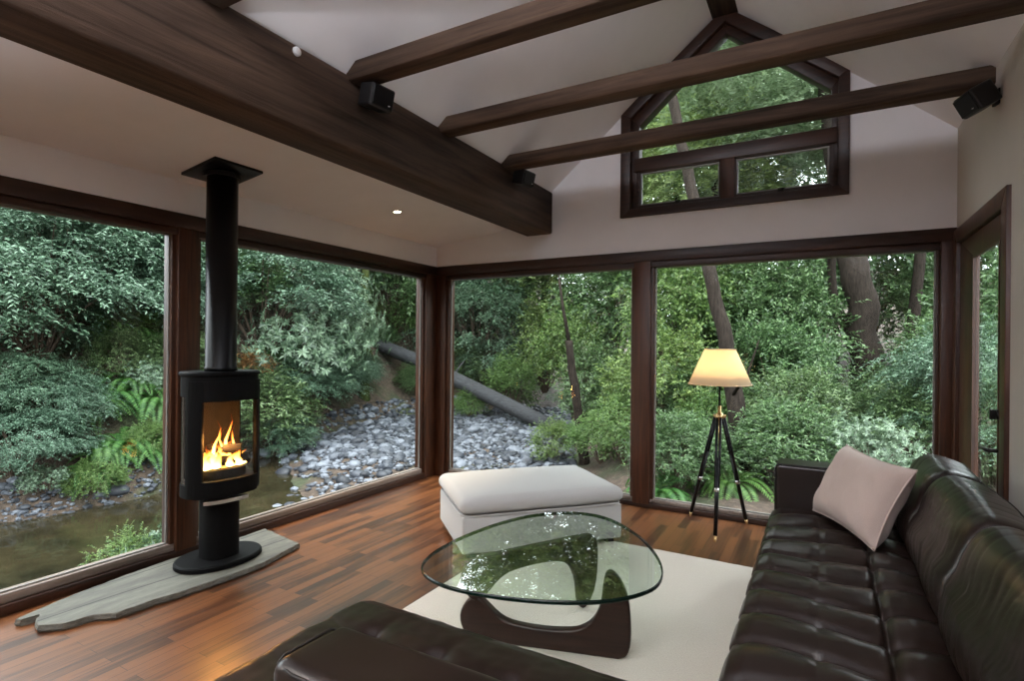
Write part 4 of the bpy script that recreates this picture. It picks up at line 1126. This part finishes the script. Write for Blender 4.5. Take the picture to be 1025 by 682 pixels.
# (kind, bearing ratio u/t, distance, spread, height, lift, label)
PLANTS = [
    # bank beyond the left window
    ('spray', -1.02, 10.5, 1.7, 1.8, .1, 'drooping blue green shrub at the far left edge of the creek bank'),
    ('spray', -.86, 11.6, 1.6, 1.9, .3, 'large blue green shrub overhanging the dark bank hollow at the far left'),
    ('spray', -.93, 14.5, 2.2, 2.3, .4, 'layered blue green tree shrub high on the slope at the far left'),
    ('spray', -.79, 12.7, 1.7, 2.0, 0.2, 'blue green shrub on the slope above the ferns'),
    ('spray', -0.69, 14.6, 1.6, 1.7, 0, 'blue green shrub at the top of the slope left of the window post'),
    ('spray', -0.77, 15.6, 2.3, 2.6, 0.1, 'farthest blue green shrub along the top of the left window'),
    ('broad', -.97, 17.0, 2.4, 2.5, .2, 'dark green shrub behind the shrubs at the far left'),
    ('spray', -.90, 9.5, .75, .62, .0, 'low blue green shrub above the water at the far left'),
    ('spray', -0.845, 10.2, .7, .65, .05, 'low blue green shrub beside the ferns at the waterline'),
    ('bright', -.755, 9.7, .36, .30, -.02, 'small yellow green plant on the gravel edge left of the post'),
    ('bright', -.655, 10.9, .38, .34, -.02, 'small yellow green plant at the waterline beside the left post'),
    ('pale', -.845, 9.3, .30, .26, -.02, 'small pale leaved plant at the dark end of the gravel spit'),
    ('pale', -.665, 11.9, .42, .40, .0, 'pale leaved plant on the bank just left of the window post'),
    ('bright', -0.69, 5.15, 0.3, 0.36, .0, 'bright green bush close under the left window sill'),
    ('pale', -0.63, 5.25, 0.32, 0.4, .0, 'pale leafy bush under the sill next to the stove post'),
    ('spray', -.63, 13.6, 1.2, 1.3, .0, 'blue green shrub behind the window post above the bank'),
    ('broad', -.71, 11.9, .55, .55, .0, 'small mid green shrub among the ferns'),
    ('spray', -0.9, 10.2, .8, .75, .1, 'blue green shrub hanging beside the dark bank hollow'),
    ('bright', -.70, 12.8, .5, .55, .0, 'yellow green plant above the fern clumps'),
    ('broad', -.60, 12.6, .7, .6, .0, 'small green shrub on the bank behind the window post'),
    ('fern', -.57, 12.9, 1.3, 1.8, .03, 'green fern clump just left of the stove pipe'),
    # slope between the stove and the corner
    ('spray', -.295, 18.3, 0.79, 0.79, .0, 'blue green shrub at the foot of the mossy trunk'),
    ('bright', -.26, 21.8, 0.4, 0.4, .0, 'yellow green shrub on the brown slope right of the mossy trunk'),
    ('spray', -.42, 18.2, 1.7, 1.8, .0, 'blue green shrub on the upper slope of the second window'),
    ('pale', -.30, 21.0, 1.2, 1.2, .0, 'pale leaved shrub on the slope left of the mossy trunk top'),
    ('spray', -.205, 25.5, 1.6, 1.7, .0, 'blue green shrub at the top right of the second window'),
    ('broad', -.245, 24.5, 1.2, 1.3, .0, 'mid green shrub between the mossy trunk and the corner post'),
    ('spray', -0.425, 14.1, 0.76, 0.60, .0, 'low blue green shrub at the waterline right of the stove'),
    ('spray', -.35, 16.8, 0.87, 0.87, .0, 'blue green shrub under the pale shrubs near the mossy trunk'),
    ('broad', -.52, 14.8, 1.30, 1.30, .0, 'mid green shrub just right of the stove pipe'),
    ('broad', -.235, 21.6, 0.5, 0.45, .0, 'low shrub on the brown slope between mossy trunk and corner'),
    ('spray', -0.455, 15.0, 1.68, 1.68, 0, 'big pale blue green shrub spreading over the slope right of the stove pipe'),
    ('pale', -0.385, 16.0, 1.68, 1.74, 0, 'broad pale leaved shrub in the middle of the second window'),
    ('pale', -0.33, 18.2, 1.29, 1.68, 0, 'pale leaved shrub reaching the mossy trunk'),
    ('spray', -0.52, 17.2, 2.02, 2.13, 0.1, 'blue green shrub behind the stove pipe high on the slope'),
    ('spray', -0.39, 15.7, 1.08, 0.92, -0.05, 'low blue green shrub hanging over the cobbles'),
    ('broad', -0.46, 13.8, 1.08, 0.98, 0, 'rounded mid green shrub on the bank right of the stove door'),
    ('spray', -.33, 17.2, 0.84, 0.84, .1, 'small blue green shrub at the edge of the cobbles by the mossy trunk'),
    ('russet', -.468, 14.0, 0.39, 0.39, 0.95, 'russet autumn leaved shrub right of the stove flue'),
    ('broad', -0.43, 21.3, 2.47, 2.92, 0.2, 'dark green shrub along the top of the second window'),
    ('spray', -0.58, 17.2, 2.2, 2.6, 0.2, 'blue green shrub at the top of the slope behind the stove post'),
    ('broad', -0.215, 22.6, 1.7, 1.9, 0, 'mid green shrub behind the pale trunk near the room corner'),
    ('bright', -0.185, 22.6, .9, 1.1, 0.1, 'yellow green shrub by the corner post above the fallen log'),
    ('broad', -.17, 20.6, .7, .6, .0, 'dark green shrub below the fallen log at the corner post'),
    ('broad', -0.31, 22.0, 2.0, 2.2, 0, 'dark green shrub at the head of the slope behind the mossy trunk'),
    # beyond the left back window
    ('spray', -.02, 22.5, 1.3, 1.3, .0, 'blue green shrub on the far bank above the log'),
    ('broad', -.105, 22.0, 1.0, .9, .0, 'mid green shrub just above the left end of the log'),
    ('bright', .165, 11.4, .55, .55, .0, 'low yellow green bush right of the snag foot'),
    ('spray', -.065, 23.0, 1.7, 2.3, .3, 'tall blue green shrub behind the fallen log'),
    ('spray', -.10, 27.0, 2.5, 3.0, .3, 'far blue green shrub at the top left of the left back window'),
    ('broad', .02, 25.5, 2.2, 2.6, .2, 'mid green shrub in the middle distance of the left back window'),
    ('bright', .00, 19.5, .75, 1.0, .1, 'yellow green bush hanging over the fallen log'),
    ('bright', -.075, 19.3, .50, .55, -.02, 'light green bush growing under the fallen log among the cobbles'),
    ('bright', .115, 16.5, 1.0, 1.6, .4, 'yellow green shrub right of the broken snag'),
    ('bright', .06, 21.5, 1.1, 1.7, .8, 'yellow green shrub left of the broken snag above the log'),
    ('broad', .15, 14.8, .95, 1.1, .0, 'leafy green shrub at the foot of the snag'),
    ('bright', 0.075, 12.4, .40, .46, .0, 'small yellow green bush at the end of the fallen log'),
    ('bright', 0.205, 10.2, 0.5, 0.65, .0, 'light green bush left of the middle window post'),
    ('broad', .185, 18.0, 1.5, 2.3, .2, 'tall mid green shrub behind the middle window post'),
    ('crownb', .13, 23.0, 2.2, 2.2, 4.5, 'light yellow green leafy mass high behind the snag'),
    # beyond the right back window
    ('broad', .345, 8.6, .5, .42, .0, 'low green bush seen between the lamp legs'),
    ('bright', 0.355, 9.8, .5, .6, .0, 'yellow green bush just right of the lamp legs'),
    ('broad', 0.5, 8.4, .55, .5, .0, 'low green bush beside the foot of the leaning trunk'),
    ('fern', .27, 7.6, 1.0, 1.3, .03, 'green fern below the window right of the middle post'),
    ('fern', .40, 7.7, 1.0, 1.3, .03, 'green fern below the window right of the lamp'),
    ('pale', .60, 8.6, .55, .5, .0, 'pale leaved bush behind the throw pillow'),
    ('broad', .80, 9.6, .9, 1.1, .1, 'green shrub beside the right corner casing'),
    ('broad', .70, 10.4, .8, .8, .0, 'green shrub at the foot of the thick trunk'),
    ('bright', .28, 11.0, .95, 1.1, .1, 'yellow green shrub right of the middle window post'),
    ('bright', .31, 13.4, 1.2, 1.9, .4, 'bright green tall shrub left of the lamp shade'),
    ('broad', 0.36, 10.4, .80, .85, .0, 'leafy green bush between the lamp legs and the leaning trunk'),
    ('broad', .30, 7.9, .55, .55, .0, 'low green bush below the window left of the lamp legs'),
    ('broad', 0.48, 10.9, .95, 1.1, .1, 'round green bush right of the leaning trunk'),
    ('broad', .42, 13.5, 1.4, 1.9, .3, 'tall mid green shrub behind the lamp'),
    ('broad', 0.475, 12.6, 1.2, 1.7, .3, 'tall green shrub in the middle of the right back window'),
    ('broad', .50, 8.0, .62, .62, .0, 'low mid green bush above the sofa arm'),
    ('pale', .66, 7.3, 0.55, 0.5, .1, 'pale glossy leaved bush right above the throw pillow'),
    ('broad', .73, 8.2, .70, 0.6, .1, 'mid green bush at the right end of the back window'),
    ('broad', 0.525, 9.0, .70, 0.75, .1, 'mid green bush in front of the thick trunk'),
    ('broad', 0.79, 15.6, 1.2, 1.6, .3, 'green shrub right of the thick trunk'),
    ('broad', 0.82, 17.5, 2.0, 2.6, .4, 'dark green shrub beyond the slim dark trunk at the right'),
    ('broad', .63, 18.5, 2.0, 2.8, .3, 'tall shadowed shrub behind the thick trunk'),
    ('broad', .47, 18.5, 2.0, 3.0, .3, 'tall far green shrub along the top of the right back window'),
    ('bright', .33, 19.0, 1.8, 2.8, .3, 'tall far yellow green shrub behind the lamp trunk'),
    ('broad', .92, 10.5, 1.4, 2.0, .2, 'green shrub seen through the glass door'),
    ('spray', .88, 7.6, .9, 1.2, .1, 'blue green bush low behind the glass door'),
    ('broad', .25, 25.0, 2.6, 3.4, .3, 'tall distant green shrub behind the middle window post'),
]
for kind, r_, t_, sx_, sz_, dz, lab_ in PLANTS: plant(kind, r_ * t_, t_, sx_, sz_, lab_, dz)
FERNS = [(-.745, 10.3, .80), (-.705, 10.7, .90), (-.665, 10.9, .85), (-.77, 11.0, .9), (-.725, 11.5, .95), (-.685, 11.9, 1.0), (-.645, 11.8, .95), (-.76, 9.9, .6), (-.70, 12.9, 1.1), (-.65, 13.0, 1.1), (-.445, 15.0, .7)]
for r_, t_, s_ in FERNS: plant('fern', r_ * t_, t_, s_ * 1.35, s_ * 1.9, 'green fern clump growing on the steep left creek bank', .03, 'ferns on the left bank')

# ---------------------------------------------------------------- trees
def tree(name, pts, rad, m, label, crowns=(), branches=(), cat='tree', n=14):
    """pts are (u, t, z above the base ground)"""
    u0, t0, _ = pts[0]; x0, y0 = plan(u0, t0); z0 = terrain(x0, y0)
    r = empty(name, (x0, y0, z0)); tag(r, label, cat)
    W_ = []
    for u, t, z in pts: x, y_ = plan(u, t); W_.append(Vector((x - x0, y_ - y0, z)))
    fine = []; fr_ = []
    for i in range(len(W_) - 1):
        for k in range(6):
            s_ = k / 6; fine.append(W_[i].lerp(W_[i + 1], s_)); fr_.append(rad[i] * (1 - s_) + rad[i + 1] * s_)
    fine.append(W_[-1]); fr_.append(rad[-1])
    fine[0].z -= .25; fr_[0] *= 1.35
    for i in range(1, len(fine) - 1):
        fine[i] += Vector((mnoise.noise(Vector((i * .4, u0, 0))), mnoise.noise(Vector((i * .4, u0, 7))), 0)) * rad[0] * .35
    MB().tube(fine, fr_, n, wob=.12, seed=u0).build('trunk', M[m], r, smooth=True)
    for bp in branches:
        B_ = []
        for u, t, z in bp[0]: x, y_ = plan(u, t); B_.append(Vector((x - x0, y_ - y0, z)))
        MB().tube(B_, bp[1], 8, wob=.1).build('branch', M[m], r, smooth=True)
    for i, (kind, u, t, z, sx_, sz_) in enumerate(crowns):
        x, y_ = plan(u, t); fm = PR[kind][i % 2][0]
        c = link('crown', fm, None, r); c.location = (x - x0, y_ - y0, z); c.scale = (sx_, sx_, sz_); c.rotation_euler = (0, 0, i * 1.9)
    return r
tree('forest_tree', [(.445 * 8.6, 8.6, 0), (.412 * 8.6, 8.6, .9), (.392 * 8.7, 8.7, 2.0), (.358 * 8.9, 8.9, 3.3), (.318 * 9.2, 9.2, 5.0), (.283 * 9.5, 9.5, 6.5), (.27 * 9.8, 9.8, 10)], [.17, .14, .12, .105, .090, .080, .05], 'bark',
     'leaning dark trunk rising behind the lit lamp', [('crown', .30 * 11, 11, 8.6, 1.6, 1.4), ('crownb', .20 * 12, 12, 9.8, 2.0, 1.6), ('crownb', .36 * 10.5, 10.5, 10.2, 1.6, 1.3)],
     [([(.40 * 8.6, 8.6, 1.3), (.43 * 8.2, 8.2, 1.7), (.45 * 8.0, 8.0, 2.2)], [.03, .02, .008])])
tree('forest_tree', [(.655 * 12.0, 12.0, 0), (.645 * 12.0, 12.0, 1.5), (.632 * 12.1, 12.1, 3.0), (.614 * 12.2, 12.2, 4.2), (.585 * 12.4, 12.4, 6.5), (.575 * 12.6, 12.6, 10), (.57 * 12.8, 12.8, 14)], [.36, .32, .30, .285, .25, .2, .1], 'bark',
     'thick dark mossy trunk in the right back window', [('crown', .52 * 13.5, 13.5, 9.5, 2.1, 1.8), ('crown', .44 * 14.5, 14.5, 8.0, 1.9, 1.7), ('crown', .66 * 13.0, 13.0, 11.0, 2.0, 1.7)])
tree('forest_tree', [(.59 * 13.5, 13.5, 0), (.585 * 13.5, 13.5, 2.5), (.58 * 13.6, 13.6, 5), (.57 * 13.8, 13.8, 9)], [.12, .10, .09, .05], 'bark', 'slim dark trunk just left of the thick trunk', [('crown', .57 * 14.5, 14.5, 8.3, 1.4, 1.3)])
tree('forest_tree', [(.722 * 14, 14, 0), (.728 * 14, 14, 1.8), (.742 * 14.1, 14.1, 4.2), (.75 * 14.3, 14.3, 8)], [.16, .14, .12, .06], 'bark', 'slim dark trunk near the right edge of the back window', [('crown', .74 * 15, 15, 9.0, 2.0, 1.6)])
tree('forest_tree', [(-.268 * 18.6, 18.6, 0), (-.266 * 18.6, 18.6, 1.6), (-.270 * 18.7, 18.7, 3.2), (-.267 * 18.8, 18.8, 5.0), (-.275 * 18.9, 18.9, 8.0)], [.17, .15, .14, .125, .07], 'bark_moss',
     'mossy green trunk on the creek bank left of the room corner', [('crownb', -.29 * 17.5, 17.5, 8.2, 1.5, 1.2)],
     [([(-.267 * 18.8, 18.8, 4.2), (-.255 * 18.7, 18.7, 4.7), (-.235 * 18.5, 18.5, 5.1)], [.06, .045, .02]), ([(-.266 * 18.6, 18.6, 2.0), (-.258 * 18.4, 18.4, 1.7), (-.25 * 18.2, 18.2, 1.2)], [.03, .02, .008])])
tree('forest_tree', [(-.246 * 24, 24, 0), (-.247 * 24, 24, 3), (-.250 * 24.2, 24.2, 6), (-.252 * 24.5, 24.5, 10)], [.27, .23, .20, .1], 'bark_pale', 'pale grey trunk on the slope behind the mossy trunk', [('crown', -.25 * 25, 25, 10, 2.4, 2.0)])
tree('forest_tree', [(-.322 * 23, 23, 0), (-.321 * 23, 23, 3), (-.322 * 23.2, 23.2, 7)], [.11, .10, .05], 'bark_pale', 'slender pale trunk high on the slope in the second window', [('crown', -.33 * 24, 24, 8, 1.8, 1.6)])
tree('forest_tree', [(.135 * 12.2, 12.2, 0), (.126 * 12.2, 12.2, .9), (.113 * 12.2, 12.2, 1.9), (.104 * 12.2, 12.2, 2.75)], [.12, .105, .095, .08], 'bark', 'broken dark snag standing at the end of the fallen log',
     (), [([(.104 * 12.2, 12.2, 2.7), (.092 * 12.3, 12.3, 3.5), (.080 * 12.4, 12.4, 4.6)], [.05, .035, .02])])
tree('forest_tree', [(.232 * 19, 19, 0), (.23 * 19, 19, 4), (.225 * 19.5, 19.5, 9)], [.16, .13, .06], 'bark_pale', 'slim pale trunk by the middle post of the back windows', [('crownb', .20 * 20, 20, 8.5, 2.4, 2.0)])
tree('forest_tree', [(.42 * 19, 19, 0), (.425 * 19, 19, 5), (.43 * 19.5, 19.5, 12)], [.22, .19, .1], 'bark_pale', 'pale trunk seen through the right casement of the gable window', [('crown', .40 * 20, 20, 10.5, 2.4, 2.2), ('crownb', .33 * 21, 21, 12.5, 2.6, 2.0)])
tree('forest_tree', [(.50 * 22, 22, 0), (.505 * 22, 22, 6), (.51 * 22.5, 22.5, 14)], [.26, .22, .1], 'bark_pale', 'tall grey trunk near the right corner of the gable window', [('crown', .49 * 23, 23, 14.5, 2.6, 2.2), ('crown', .56 * 23, 23, 9.5, 2.6, 2.2)])
tree('forest_tree', [(.18 * 22, 22, 0), (.18 * 22, 22, 5), (.185 * 22.3, 22.3, 11)], [.2, .17, .08], 'bark', 'distant dark trunk just left of the middle window post', [('crownb', .13 * 22, 22, 7.5, 2.4, 2.1), ('crown', .05 * 22.5, 22.5, 9.5, 2.6, 2.2), ('crown', .22 * 22, 22, 10.5, 2.6, 2.4), ('crownb', -.06 * 22.5, 22.5, 8.0, 2.4, 2.1)])
tree('forest_tree', [(.36 * 16.5, 16.5, 0), (.365 * 16.5, 16.5, 4), (.37 * 16.8, 16.8, 9)], [.15, .13, .06], 'bark', 'slim dark trunk far behind the lamp', [('crownb', .33 * 16.5, 16.5, 6.2, 1.9, 1.7), ('crown', .42 * 17, 17, 7.6, 2.0, 1.8), ('crownb', .27 * 17, 17, 8.4, 2.0, 1.8), ('crown', .50 * 17, 17, 6.2, 1.8, 1.6)])
tree('forest_tree', [(.06 * 27, 27, 0), (.06 * 27, 27, 5), (.055 * 27.5, 27.5, 12)], [.22, .18, .1], 'bark', 'distant dark trunk above the fallen log', [('crown', .05 * 27, 27, 8.5, 3.2, 2.6), ('crownb', -.03 * 28, 28, 7.5, 2.8, 2.2)])
tree('forest_tree', [(.30 * 24, 24, 0), (.30 * 24, 24, 6), (.29 * 24.5, 24.5, 14)], [.25, .2, .1], 'bark', 'distant trunk behind the left casement of the gable window', [('crownb', .24 * 24, 24, 12, 2.8, 2.4), ('crownb', .31 * 25, 25, 9.0, 2.6, 2.2), ('crown', .36 * 24, 24, 16, 2.6, 2.2)])
tree('forest_tree', [(-.62 * 25, 25, 0), (-.62 * 25, 25, 5), (-.62 * 25.5, 25.5, 11)], [.24, .2, .1], 'bark', 'dark trunk high on the slope behind the stove post', [('crown', -.60 * 26, 26, 9, 3.0, 2.4), ('crown', -.74 * 26, 26, 8, 3.0, 2.4)])

# fallen log across the creek
r = empty('fallen_log', (0, 0, 0)); tag(r, 'weathered grey fallen log slanting down across the creek', 'log')
LP = [plan(-.40 * 22.5, 22.5) + (2.35,), plan(-.262 * 21.5, 21.5) + (1.55,), plan(-.165 * 20.5, 20.5) + (.72,), plan(-.06 * 19, 19) + (-.20,), plan(.03 * 17.4, 17.4) + (-.82,), plan(.125 * 15.6, 15.6) + (-1.25,)]
cx, cy__, cz_ = LP[2]; r.location = (cx, cy__, cz_)
MB().tube([(x - cx, y_ - cy__, z - cz_) for x, y_, z in LP], [.22, .24, .25, .25, .24, .21], 16, wob=.15, seed=4).build('trunk', M['deadwood'], r, smooth=True)
for s_, dv in ((.55, (.3, .2, .5)), (.3, (-.2, -.4, .35))):
    a = Vector(LP[2]).lerp(Vector(LP[3]), s_) - Vector(LP[2])
    MB().tube([a, a + Vector(dv) * .6, a + Vector(dv) * 1.3], [.05, .035, .012], 7).build('branch_stub', M['deadwood'], r, smooth=True)

# ================================================================== LIGHT
W = bpy.data.worlds.new('overcast_sky'); S.world = W; W.use_nodes = True
nt = W.node_tree; bg = nt.nodes['Background']
tc = nt.nodes.new('ShaderNodeTexCoord'); sx = nt.nodes.new('ShaderNodeSeparateXYZ'); nt.links.new(tc.outputs['Generated'], sx.inputs[0])
nt.links.new(ramp(nt, sx.outputs['Z'], [(0, (.55, .62, .66)), (.35, (.80, .88, .93)), (1, (.93, .97, 1.0))]), bg.inputs['Color'])
bg.inputs['Strength'].default_value = 6.9

def lamp(name, kind, loc, energy, col, parent=None, **kw):
    l = bpy.data.lights.new(name, kind); l.energy = energy; l.color = col
    for k, v in kw.items(): setattr(l, k, v)
    o = bpy.data.objects.new(name, l); COL.objects.link(o); o.location = loc
    if parent: o.parent = parent
    return o
WARM = (1, .80, .58)
lamp('lamp_bulb_light', 'POINT', (LX, LY, 1.305), 46, (1, .76, .50), shadow_soft_size=.02)
lamp('downlight_beam', 'SPOT', (-3.075, 3.50, 2.475), 150, (1, .74, .48), spot_size=1.15, spot_blend=.8, shadow_soft_size=.03)
lamp('fire_glow', 'POINT', world_st(.05, 0, fz + .16), 8, (1, .42, .10), shadow_soft_size=.05)

# unseen spots added in the vault behind the viewpoint to brighten the room
k = 0
for x, y_ in ((-1.75, -.2), (.30, -.2), (-1.75, -3.5), (.30, -3.5)):
    z = RZ - RS * abs(x - RX) - .02
    r = tag(empty('fill_spot', (x, y_, z)), 'round added fill spot in the vault behind the viewpoint', 'ceiling light', 'added fill spots in the vault')
    MB().lathe([(.05, .03), (.055, -.02), (.08, -.02), (.085, .03)], 24).build('trim_ring', M['trimring'], r, smooth=True)
    lamp('fill_spot_beam', 'SPOT', (x, y_, z - .03), 60, WARM, spot_size=2.4, spot_blend=1.0, shadow_soft_size=.05)

# two added, unseen washer heads on the vault, to brighten the gable
def wall_fill(x, y_, aim, e, label):
    z = RZ - RS * abs(x - RX) - .10
    r = tag(empty('fill_light', (x, y_, z)), label, 'ceiling light')
    d = (Vector(aim) - Vector((x, y_, z))).normalized(); q = d.to_track_quat('-Z', 'Y')
    MB().tube([(0, 0, .12), (0, 0, 0)], .012, 8).build('stem', M['dark'], r)
    h_ = MB().lathe([(.0, .07), (.055, .065), (.075, -.03), (.068, -.03), (.05, .04), (0, .045)], 24).build('head', M['dark'], r, smooth=True)
    h_.rotation_mode = 'QUATERNION'; h_.rotation_quaternion = q
    o = lamp('wall_fill_beam', 'SPOT', Vector((x, y_, z)) + d * .05, e, (.90, .92, 1), spot_size=1.9, spot_blend=1, shadow_soft_size=.30)
    o.rotation_mode = 'QUATERNION'; o.rotation_quaternion = q
wall_fill(-1.55, -.25, (-1.6, 4.7, 2.2), 105, 'black spotlight added unseen on the left slope of the vault to brighten the gable wall')
wall_fill(.05, -.25, (-.4, 4.7, 2.2), 75, 'black spotlight added unseen on the right slope of the vault to brighten the gable wall')

# torchiere lamps added unseen behind the viewpoint to brighten the ceiling
def fill_uplight(x, y_, label, e, c=(.86, .90, 1)):
    r = tag(empty('fill_lamp', (x, y_, 0)), label, 'lamp')
    MB().lathe([(0, 0), (.14, 0), (.14, .015), (.02, .03)], 28).build('base', M['dark'], r)
    MB().tube([(0, 0, .02), (0, 0, 1.78)], .012, 10).build('pole', M['dark'], r, smooth=True)
    MB().lathe([(.02, 1.76), (.10, 1.79), (.16, 1.85), (.155, 1.85), (.095, 1.80), (.0, 1.785)], 28).build('bowl', M['dark'], r, smooth=True)
    o = lamp('fill_uplight_beam', 'SPOT', (x, y_, 1.84), e, c, spot_size=2.7, spot_blend=.6, shadow_soft_size=.10)
    o.rotation_euler = (PI, 0, 0)
fill_uplight(-1.75, -.95, 'black torchiere added unseen behind the daybed as fill light', 640)
fill_uplight(-3.05, -1.3, 'black torchiere added unseen by the left wall to light the soffit', 330, (1, .93, .84))
fill_uplight(-.2, -2.4, 'black torchiere added unseen near the front wall as fill light', 640)

# ================================================================== CAMERA
cam = bpy.data.cameras.new('camera'); co = bpy.data.objects.new('camera', cam); COL.objects.link(co); S.camera = co
cam.sensor_width = 36; cam.sensor_fit = 'HORIZONTAL'; cam.lens = 549.83 / 1025 * 36; cam.shift_y = 4.57 / 1025
cam.clip_start = .05; cam.clip_end = 400
co.matrix_world = Matrix.Translation((0, 0, 1.4)) @ Matrix.Rotation(math.radians(29.376), 4, 'Z') @ Matrix.Rotation(PI / 2, 4, 'X') @ Matrix.Rotation(math.radians(.534), 4, 'Z')

S.view_settings.view_transform = 'Standard'; S.view_settings.look = 'None'; S.view_settings.gamma = 1; S.view_settings.use_curve_mapping = False
S.view_settings.exposure = 0.45
S.cycles.max_bounces = 10; S.cycles.diffuse_bounces = 5; S.cycles.glossy_bounces = 4; S.cycles.transparent_max_bounces = 16
S.cycles.use_denoising = True
S.cycles.sample_clamp_indirect = 6
S.cycles.caustics_reflective = False; S.cycles.caustics_refractive = False
